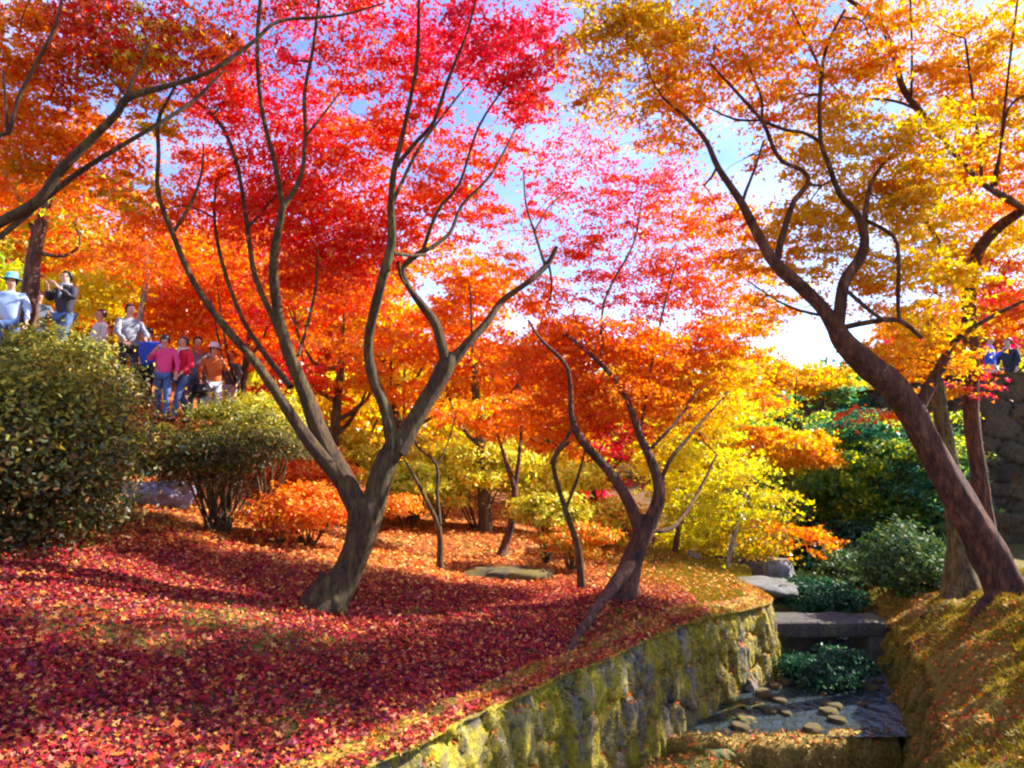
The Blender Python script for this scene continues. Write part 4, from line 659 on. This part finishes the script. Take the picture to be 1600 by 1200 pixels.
# ferns on the ledge and moss tufts
def fern(x, y, z, L, n, label, cols, name='fern'):
    V = []; K = []
    for i in range(n):
        a = rng.uniform(0, 6.3); l = L*rng.uniform(.7, 1.1); m_ = 16
        for j in range(m_):
            t = (j+1)/m_; r = l*t; zc = l*(.75*t-.85*t*t); w = l*.2*math.sin(min(1, t*1.15+.08)*math.pi)**.7 if t < .93 else .01
            c = np.array([x+math.cos(a)*r, y+math.sin(a)*r, z+zc]); s = np.array([-math.sin(a), math.cos(a), -.1]); f = np.array([math.cos(a), math.sin(a), -.3])*l*.03
            for sg in (1, -1): V += [c-f*.8, c+s*sg*w*.5-f*.3-[0, 0, 0], c+s*sg*w+f*1.2, c+f]; K += [cols[rng.integers(len(cols))]]*4
    V = np.array(V)-np.array([x, y, z]); o = link(name, npmesh(name, V, np.arange(len(V)).reshape(-1, 4), np.array(K)), M['shrub']); o.location = (x, y, z); return tag(o, label, 'fern', 'ferns at the foot of the stream wall')
FC = [(.09, .14, .03), (.18, .2, .04), (.3, .12, .03), (.05, .1, .04)]
for fi, (x, y, z) in enumerate(sorted(((1.75, 6.2, -2.62), (1.95, 6.6, -2.6), (1.45, 5.7, -2.68), (2.2, 6.85, -2.58), (1.3, 5.9, -2.6), (1.6, 5.5, -2.7), (2.35, 7.05, -2.57)), key=lambda q: q[1])): fern(x, y, z, rng.uniform(.26, .4), 11, ['nearest', 'second nearest', 'third nearest', 'middle', 'third farthest', 'second farthest', 'farthest'][fi]+' of the small ferns at the foot of the left stream wall', FC)
# ------------------------------------------------------------------ fallen leaves
def litter(name, n, xr, yr, pal, ls, mask, label=None, shape=MAPLE, zoff=.012, var=.35, flat=.62):
    x = rng.uniform(*xr, n*3); y = yr[0]+(yr[1]-yr[0])*rng.random(n*3); k = mask(x, y) > rng.random(n*3); x = x[k][:n]; y = y[k][:n]; e = .04
    z = np.where(((x > xline(CW, y)-.16) & (x < xline(CW, y)+.1)) | ((x > xline(RW, y)+.05) & (y < 13)), base_h(x, y)+.02, height(x, y)); gx = (base_h(x+e, y)-base_h(x-e, y))/(2*e); gy = (base_h(x, y+e)-base_h(x, y-e))/(2*e); nn = np.stack([-gx, -gy, np.ones_like(gx)], 1); nn /= np.linalg.norm(nn, axis=1)[:, None]
    zz = z+zoff+np.abs(rng.normal(0, .012, len(x))); o = link(name, leafmesh(name, np.stack([x, y, zz], 1), ls, palcols(pal, len(x), var), shape, flat, nn, .45), M['litter']); return tag(o, kind='stuff')
inleft = lambda x, y: (x < xline(CW, y)-.02)
LR = [(c[0]*1.12, c[1]*1.05, c[2]*.9+.016) for c in [(.36, .01, .006), (.44, .02, .008), (.24, .006, .005), (.5, .05, .01), (.15, .005, .005), (.28, .008, .02), (.4, .03, .008), (.6, .2, .12), (.5, .14, .02), (.34, .06, .01), (.55, .3, .04), (.1, .008, .015), (.12, .008, .01), (.22, .02, .06)]]
LO = [(.75, .24, .03), (.7, .15, .02), (.8, .36, .06), (.55, .1, .02), (.85, .45, .12), (.45, .12, .03)]
LM = [(.5, .06, .02), (.6, .16, .03), (.4, .03, .03), (.55, .3, .04), (.3, .06, .03)]
gr = lambda x, y: fbm(x*1.7+5, y*1.7, 4)
litter('fallen_red_leaves', 115000, (-6, 2), (2.3, 9.2), LR, .019, lambda x, y: inleft(x, y)*np.clip((9.0+.45*np.minimum(x, 0)-y+(x < -2.5)*.9)/1.6, 0, 1)*(1-.6*np.clip((gr(x, y)-.57)*9, 0, 1)))
litter('fallen_orange_leaves', 60000, (-8, 3.2), (6.2, 19), LO, .036, lambda x, y: inleft(x, y)*np.clip((y-6.9-.2*x+(gr(x, y)-.5)*2)/1.4, 0, 1)*(1-.8*np.clip((x-1.5)/.8, 0, 1)))
litter('fallen_mixed_leaves', 1500, (.6, 3.2), (5, 10), LM+LO, .026, lambda x, y: inleft(x, y)*.8)
litter('fallen_bank_leaves', 5500, (2.2, 7), (3.3, 10), LM, .024, lambda x, y: (x > xline(RW, y)+1.1)*np.clip((.75-(y-4)*.12), .12, 1))
litter('fallen_large_leaves', 9000, (-5, 2), (2.3, 9.2), LR+LO, .031, lambda x, y: inleft(x, y)*np.clip((9.4-y)/2, 0, 1)*vnoise(x*2, y*2))
bases = [(o.location.x, o.location.y, rr_) for o, rr_ in [(bpy.data.objects[n_], .55) for n_ in ('maple_tree', 'maple_tree.001')]]
pile = lambda x, y: inleft(x, y)*sum(np.exp(-((x-a)**2+(y-b_)**2)/(c_*c_)*1.2) for a, b_, c_ in bases)
litter('leaf_drifts', 5200, (-3, 3), (5, 8.6), LR, .021, pile, zoff=.03, flat=.4)
litter('leaf_drifts_high', 2600, (-3, 3), (5, 8.6), LR+LO, .02, lambda x, y: pile(x, y)**2, zoff=.055, flat=.35)
def fallen_twigs(n=90):
    T = Tubes()
    for i in range(n):
        y = rng.uniform(2.8, 9); x = rng.uniform(-.62, .1)*y; 
        if x > xline(CW, y)-.2: continue
        a = rng.uniform(0, 6.3); L = rng.uniform(.12, .45); p0 = (x, y); pts = []
        for j in range(4): t = j/3; q = (x+math.cos(a)*L*t+rng.normal(0, .012), y+math.sin(a)*L*t+rng.normal(0, .012)); pts.append((q[0], q[1], hz(*q)+.028, .0045*(1-.6*t)))
        T.add(pts, sides=5, seg=.08)
    tag(link('fallen_twigs', T.mesh('fallen_twigs'), M['bark'], smooth=True), kind='stuff')
fallen_twigs()
# moss and grass tufts
def tufts(name, n, xr, yr, cols, mask, h=.035):
    x = rng.uniform(*xr, n*3); y = rng.uniform(*yr, n*3); k = mask(x, y) > rng.random(n*3); x = x[k][:n]; y = y[k][:n]; z = np.where(((x > xline(RW, y)+.05) & (y < 13)) | ((x < xline(CW, y)) & (x > xline(CW, y)-.2)), base_h(x, y)+.01, height(x, y)); m_ = len(x); a = rng.uniform(0, 6.3, m_); hh = h*rng.uniform(.5, 1.4, m_); wd = .006
    b = np.stack([x, y, z-.005], 1); s = np.stack([np.cos(a), np.sin(a), 0*a], 1)*wd; up = np.stack([rng.normal(0, .4, m_)*hh, rng.normal(0, .4, m_)*hh, hh], 1)
    V = np.stack([b-s, b+s, b+up], 1).reshape(-1, 3); K = np.repeat(palcols(cols, m_), 3, axis=0); return tag(link(name, npmesh(name, V, np.arange(len(V)).reshape(-1, 3), K), M['shrub']), kind='stuff')
MO = [(.36, .28, .015), (.26, .22, .012), (.46, .34, .02), (.16, .15, .012), (.28, .16, .015)]
tufts('moss', 80000, (-.8, 4), (5.2, 12), MO, lambda x, y: inleft(x, y)*np.maximum(x > .9+(y-7)*.15, .8*(x > xline(CW, y)-.2-.3*vnoise(x*3, y*3))))
tufts('bank_moss', 150000, (2.1, 7), (3.3, 11), MO, lambda x, y: 1.0*(x > xline(RW, y)+1.1), h=.04)
tufts('grass', 26000, (-6, 1.4), (2.4, 9), [(.34, .27, .02), (.2, .2, .02), (.5, .36, .03)], lambda x, y: inleft(x, y)*np.clip((gr(x, y)-.56)*8, 0, 1), h=.028)
def scatter(src, name, n, cols, h, tuft=True, up=-9., pat=None, ls=.02, off=.0):
    me = src.data; nv = len(me.vertices); co = np.empty(nv*3); me.vertices.foreach_get('co', co); co = co.reshape(-1, 3)*np.array(src.scale)
    if abs(src.rotation_euler.z) > 1e-6: a = src.rotation_euler.z; co = co@np.array([[math.cos(a), math.sin(a), 0], [-math.sin(a), math.cos(a), 0], [0, 0, 1]])
    co += np.array(src.location)+(np.array(src.parent.location) if src.parent else 0)
    me.calc_loop_triangles(); T3 = np.empty(len(me.loop_triangles)*3, dtype=np.int32); me.loop_triangles.foreach_get('vertices', T3); T3 = T3.reshape(-1, 3)
    A, B, C_ = co[T3[:, 0]], co[T3[:, 1]], co[T3[:, 2]]; nn = np.cross(B-A, C_-A); ar = np.linalg.norm(nn, axis=1); nn /= ar[:, None]+1e-12
    if nn[:, 2].mean() < 0: nn = -nn
    wgt = ar*(nn[:, 2] > up)*(A[:, 2] > -3.0); 
    if pat is not None: wgt = wgt*pat((A+B+C_)/3)
    k = rng.choice(len(T3), n, p=wgt/wgt.sum()); u = rng.random((n, 1)); v = rng.random((n, 1)); sw = u+v > 1; u = np.where(sw, 1-u, u); v = np.where(sw, 1-v, v)
    p = A[k]+(B-A)[k]*u+(C_-A)[k]*v; nk = nn[k]
    if tuft:
        t = rng.normal(size=(n, 3)); sdv = np.cross(t, nk); sdv /= np.linalg.norm(sdv, axis=1)[:, None]; hh = h*rng.uniform(.4, 1.3, (n, 1)); upv = nk*.6+rng.normal(0, .45, (n, 3))+np.array([0, 0, -.35])*(1-np.abs(nk[:, 2:3])); V = np.stack([p-sdv*.006-nk*.004, p+sdv*.006-nk*.004, p+upv*hh], 1).reshape(-1, 3)
        o = link(name, npmesh(name, V, np.arange(len(V)).reshape(-1, 3), np.repeat(palcols(cols, n), 3, axis=0)), M['shrub'])
    else: o = link(name, leafmesh(name, p+nk*.012, ls, palcols(cols, n, .35), MAPLE, .65, nk, .4), M['litter'])
    return tag(o, kind='stuff')
emb = bpy.data.objects['embankment_wall']; cw_ = bpy.data.objects['canal_wall']; led = bpy.data.objects['mossy_ledge']
MG = [(.5, .4, .015), (.36, .3, .012), (.6, .44, .02), (.2, .18, .015)]
scatter(emb, 'bank_face_moss', 120000, MO, .032, pat=lambda c: np.clip((fbm(c[:, 0]*3, c[:, 1]*3+c[:, 2]*2, 4)-.40)*6, .04, 1))
scatter(emb, 'bank_top_leaves', 5000, LM+LO, .03, False, .5, ls=.02, pat=lambda c: .15+vnoise(c[:, 0]*3, c[:, 1]*3))
scatter(cw_, 'wall_moss', 45000, MG, .022, pat=lambda c: np.clip((fbm(c[:, 0]*2.3+c[:, 1]*2.3+7, c[:, 2]*1.1, 4)-.47)*8, .02, 1))
scatter(cw_, 'wall_top_leaves', 3500, LM+LO, .03, False, .6, ls=.019)
scatter(led, 'ledge_moss', 14000, [(.06, .1, .02), (.12, .15, .02), (.2, .14, .02)], .03)
scatter(led, 'ledge_leaves', 420, LM+LO, .03, False, .5, ls=.022)
scatter(bpy.data.objects['sill'], 'weir_moss', 7000, [(.1, .08, .015), (.2, .13, .02), (.07, .06, .015)], .03)
scatter(bpy.data.objects['sill'], 'weir_sunlit_strip_leaves', 260, LM+LO, .03, False, .3, ls=.024)  # orange leaves colour the weir crest as its sunlit strip
# ------------------------------------------------------------------ people
M['skin'] = simple('skin', (.55, .3, .2), .5, .06, 20, .0005)
FOLD = bpy.data.textures.new('folds', 'CLOUDS'); FOLD.noise_scale = .09
def skinobj(name, V, E, Rr, mt, parent, root=0, sub=2):
    me = bpy.data.meshes.new(name); me.from_pydata([tuple(v) for v in V], E, []); o = link(name, me, mt, parent)
    md = o.modifiers.new('skin', 'SKIN'); 
    for i, r in enumerate(Rr): d = me.skin_vertices[0].data[i]; d.radius = r if isinstance(r, tuple) else (r, r); d.use_root = (i == root)
    md.use_smooth_shade = True; s = o.modifiers.new('sub', 'SUBSURF'); s.levels = sub; s.render_levels = sub; return o
def person(loc, rz, h, top, bot, hair, label, armL=((.27, -.02, 1.15), (.26, -.12, .93)), armR=((-.27, -.02, 1.15), (-.26, -.12, .93)), stride=.12, hat=None, scarf=None, group='visitors', longhair=False):
    s = h/1.7; root = empty('person', loc, rz); tag(root, label, 'person', group)
    V = []; E = []; Rr = []
    def v(p, r, par=None):
        V.append((p[0]*s, p[1]*s, p[2]*s)); Rr.append((r[0]*s, r[1]*s) if isinstance(r, tuple) else r*s)
        if par is not None: E.append((par, len(V)-1))
        return len(V)-1
    pe = v((0, 0, .95), (.14, .1)); sp = v((0, 0, 1.12), (.12, .09), pe); ch = v((0, .01, 1.3), (.15, .1), sp); nb = v((0, .01, 1.43), (.07, .06), ch); nk = v((0, 0, 1.49), .05, nb); jw = v((0, -.02, 1.56), (.066, .07), nk); hd = v((0, 0, 1.64), (.075, .09), jw); v((0, .01, 1.7), (.05, .06), hd)
    v((0, -.115, 1.60), .011, jw)
    tor = {}
    for sg, (el, wr) in ((1, armL), (-1, armR)):
        sh = v((sg*.17, .01, 1.38), .055, ch); e = v(el, .04, sh); w_ = v(wr, .026, e); d = Vector(wr)-Vector(el); d.normalize(); pm = Vector(wr)+d*.06; pi = v(pm, (.034, .016), w_)
        side = Vector((0, 1, 0)).cross(d); side = side.normalized() if side.length > .2 else Vector((1, 0, 0))
        for k, (o_, l) in enumerate(((-.027, .06), (-.009, .07), (.009, .066), (.027, .052))):
            a = v(pm+d*.04+side*o_, .009, pi); v(pm+d*(.04+l*.6)+side*o_+Vector((0, -.015, 0)), .008, a); v(pm+d*(.04+l)+side*o_*.9+Vector((0, -.035, -.005)), .007, len(V)-1)
        a = v(pm-d*.01-side*.036*sg, .010, pi); v(pm+d*.03-side*.052*sg+Vector((0, -.02, 0)), .008, a)
        tor[sg] = (el, wr)
    legs = {}
    for sg in (1, -1):
        f = stride*sg; hp = v((sg*.085, 0, .88), .085, pe); kn = v((sg*.095, -.03-f*.5, .5), .055, hp); an = v((sg*.1, .03-f, .09), .038, kn); v((sg*.11, -.12-f, .04), .035, an); legs[sg] = ((sg*.085, 0, .88), (sg*.095, -.03-f*.5, .5), (sg*.1, .03-f, .09))
    skinobj('body', V, E, Rr, M['skin'], root)
    V2 = [(0, 0, .86), (0, 0, 1.1), (0, .01, 1.3), (0, .01, 1.42), (0, 0, 1.465)]; R2 = [(.175, .13), (.155, .12), (.185, .13), (.1, .085), (.07, .065)]; E2 = [(0, 1), (1, 2), (2, 3), (3, 4)]
    for sg in (1, -1):
        el, wr = tor[sg]; b = len(V2); V2 += [(sg*.185, .01, 1.375), el, tuple(Vector(el).lerp(Vector(wr), .92))]; R2 += [.075, .058, .043]; E2 += [(2, b), (b, b+1), (b+1, b+2)]
    skinobj('jacket', [tuple(a*s for a in q) for q in V2], E2, [(r[0]*s, r[1]*s) if isinstance(r, tuple) else r*s for r in R2], top, root, 0)
    V3 = [(0, 0, .95)]; R3 = [(.15, .115)]; E3 = []
    for sg in (1, -1):
        b = len(V3); V3 += list(legs[sg]); R3 += [.098, .07, .055]; E3 += [(0, b), (b, b+1), (b+1, b+2)]
    skinobj('trousers', [tuple(a*s for a in q) for q in V3], E3, [(r[0]*s, r[1]*s) if isinstance(r, tuple) else r*s for r in R3], bot, root, 0)
    for sg in (1, -1):
        a = legs[sg][2]; skinobj('shoe', [(a[0]*s, (a[1]+.03)*s, .045*s), (a[0]*s, (a[1]-.07)*s, .045*s), ((a[0]+.01*sg)*s, (a[1]-.16)*s, .035*s)], [(0, 1), (1, 2)], [.048*s, .048*s, .038*s], M['dark'], root)
    def cap(name, mt, cut, sc, zc=1.635, yo=.018, back=.0):
        bm = bmesh.new(); bmesh.ops.create_uvsphere(bm, u_segments=22, v_segments=14, radius=1)
        bmesh.ops.delete(bm, geom=[q for q in bm.verts if q.co.z < cut+(.75 if q.co.y < -.25 else -.6*(q.co.y > -.1))-back], context='VERTS')
        for q in bm.verts: q.co = Vector((q.co.x*sc[0], q.co.y*sc[1]+yo, q.co.z*sc[2]+zc))*s+mnoise.noise_vector(q.co*5)*.006
        me = bpy.data.meshes.new(name); bm.to_mesh(me); bm.free(); o = link(name, me, mt, root, smooth=True); md = o.modifiers.new('t', 'SOLIDIFY'); md.thickness = .012
    cap('hair', hair, -.15, (.094, .112, .112), back=(.9 if longhair else 0))
    for sg in (1, -1):
        bm = bmesh.new(); bmesh.ops.create_uvsphere(bm, u_segments=8, v_segments=6, radius=.011*s); me = bpy.data.meshes.new('eye'); bm.to_mesh(me); bm.free(); e = link('eye', me, M['dark'], root, smooth=True); e.location = (sg*.03*s, -.088*s, 1.625*s)
    if hat:
        bm = bmesh.new(); prof = [(0, .11), (.07, .105), (.095, .07), (.1, .0), (.155, -.012), (.16, -.018), (.1, -.01)]; k = 24
        vs = [[bm.verts.new((r*math.cos(6.2832*i/k)*s, (r*1.1*math.sin(6.2832*i/k)+.012)*s, (z+1.68)*s)) for i in range(k)] for r, z in prof]
        for j in range(len(prof)-1):
            for i in range(k): bm.faces.new((vs[j][i], vs[j][(i+1) % k], vs[j+1][(i+1) % k], vs[j+1][i]))
        bmesh.ops.remove_doubles(bm, verts=bm.verts, dist=.001); me = bpy.data.meshes.new('hat'); bm.to_mesh(me); bm.free(); link('hat', me, hat, root, smooth=True)
    if scarf:
        k = 14; V4 = [(.085*math.cos(6.2832*i/k)*s, (.08*math.sin(6.2832*i/k)-.0)*s, (1.475+.012*math.sin(2*6.28*i/k))*s) for i in range(k)]; E4 = [(i, (i+1) % k) for i in range(k)]+[(10, k), (k, k+1)]; V4 += [(.03*s, -.14*s, 1.36*s), (.04*s, -.15*s, 1.2*s)]
        skinobj('scarf', V4, E4, [.03*s]*(k+2), scarf, root, 0, 1)
    for ch in root.children:
        if ch.name.split('.')[0] in ('jacket', 'trousers', 'scarf'): dm = ch.modifiers.new('folds', 'DISPLACE'); dm.texture = FOLD; dm.strength = .05; dm.mid_level = .5
    return root
C = lambda nm, c, r=.8: simple(nm, c, r, .18, 60, .002)
M['dark'] = C('dark_leather', (.012, .012, .016), .5); hairm = C('dark_hair', (.02, .013, .01), .5); hairb = C('brown_hair', (.11, .04, .02), .5)
black = C('black_cloth', (.02, .02, .035)); red = C('red_cloth', (.7, .01, .05)); pink = C('pink_cloth', (.75, .06, .22)); jeans = C('jeans', (.06, .12, .28)); pale = C('pale_blue_cloth', (.35, .5, .7)); grey = C('grey_cloth', (.22, .24, .28)); rust = C('rust_cloth', (.55, .13, .02)); white = C('cream_cloth', (.65, .6, .55)); blue = C('blue_cloth', (.03, .1, .6)); ltrous = C('light_trousers', (.5, .55, .6)); checks = C('patterned_cloth', (.1, .13, .16))
def stand(px, D, feet_py): p = P(px, feet_py, D); return (p.x, p.y, p.z)
UP = lambda sg: ((sg*.25, -.1, 1.2), (sg*.12, -.26, 1.36))
person(stand(8, 11.5, 585), .5, 1.68, pale, jeans, hairb, 'person in a pale blue top at the left edge of the photo', hat=C('teal_hat', (.15, .5, .55)))
person(stand(95, 12, 570), -.2, 1.66, black, jeans, hairm, 'dark haired person in a black jacket with grey scarf behind the azalea', armL=UP(1), armR=UP(-1), scarf=grey)
person(stand(197, 12.8, 615), .9, 1.68, grey, black, hairb, 'brown haired person in a grey jacket with a black bag', armL=((.25, -.16, 1.15), (.16, -.34, 1.05)), armR=((-.27, -.12, 1.13), (-.2, -.3, .98)))
person(stand(252, 13, 655), .3, 1.6, pink, jeans, hairm, 'person in a pink jacket and jeans, left of the red jacket', longhair=True, armR=UP(-1), stride=.2)
person(stand(281, 13.3, 660), -.5, 1.66, red, jeans, hairb, 'person in a bright red jacket with bluish jeans walking on the path', stride=.24, armL=((.27, .02, 1.13), (.24, -.16, .98)), scarf=white)
person(stand(330, 13.8, 668), .6, 1.66, rust, ltrous, hairb, 'person in a rust coloured coat, cream hat and pale trousers on the path', hat=white, stride=.2, armL=UP(1))
person(stand(52, 12.6, 588), .9, 1.6, checks, jeans, hairm, 'person in patterned dark clothes stooping between the pale blue top and the black jacket', armL=((.24, -.18, 1.12), (.12, -.34, 1.2)))
person(stand(150, 13.6, 612), -.6, 1.64, white, grey, hairb, 'person in a cream top partly behind the azalea, left of the grey jacket')
person(stand(226, 13.6, 640), .1, 1.62, blue, black, hairm, 'person in a blue jacket between the grey jacket and the pink jacket', longhair=True)
person(stand(304, 14.2, 655), .4, 1.7, grey, jeans, hairm, 'person in grey and jeans between the red jacket and the rust coat', armR=UP(-1))
person(stand(358, 14.8, 665), -.3, 1.6, checks, ltrous, hairb, 'person in patterned clothes and light trousers behind the stems of the big maple', stride=.2)
person(stand(1552, 17, 630), .8, 1.68, blue, ltrous, hairm, 'person in a blue jacket behind the top of the tall stone wall', armL=UP(1))
person(stand(1581, 17.6, 632), -1.2, 1.7, black, black, hairm, 'person in black clothes behind the top of the tall stone wall')
def bag(loc, rz, size, mt, label):
    root = empty('shoulder_bag', loc, rz); tag(root, label, 'bag'); w_, d_, h_ = size
    bm = bmesh.new(); bmesh.ops.create_cube(bm, size=1); bmesh.ops.scale(bm, vec=size, verts=bm.verts); bmesh.ops.bevel(bm, geom=bm.edges[:], offset=.04, segments=4, affect='EDGES')
    for v in bm.verts:
        if v.co.z > 0: v.co.x *= .88; v.co.y *= .8
    me = bpy.data.meshes.new('pouch'); bm.to_mesh(me); bm.free(); link('pouch', me, mt, root, smooth=True)
    T = Tubes(); T.add([(-w_*.4, 0, h_*.42, .012), (-w_*.3, .02, h_*1.1, .012), (0, .03, h_*1.5, .012), (w_*.3, .02, h_*1.1, .012), (w_*.4, 0, h_*.42, .012)], sides=6); link('strap', T.mesh('strap'), mt, root, smooth=True)
p = P(192, 590, 12.5); bag(tuple(p), .3, (.42, .2, .3), M['dark'], 'black bag held by the person in the grey jacket')
p = P(312, 610, 13.5); bag(tuple(p), .3, (.3, .16, .26), M['dark'], 'small dark bag between the red jacket and the rust coat')
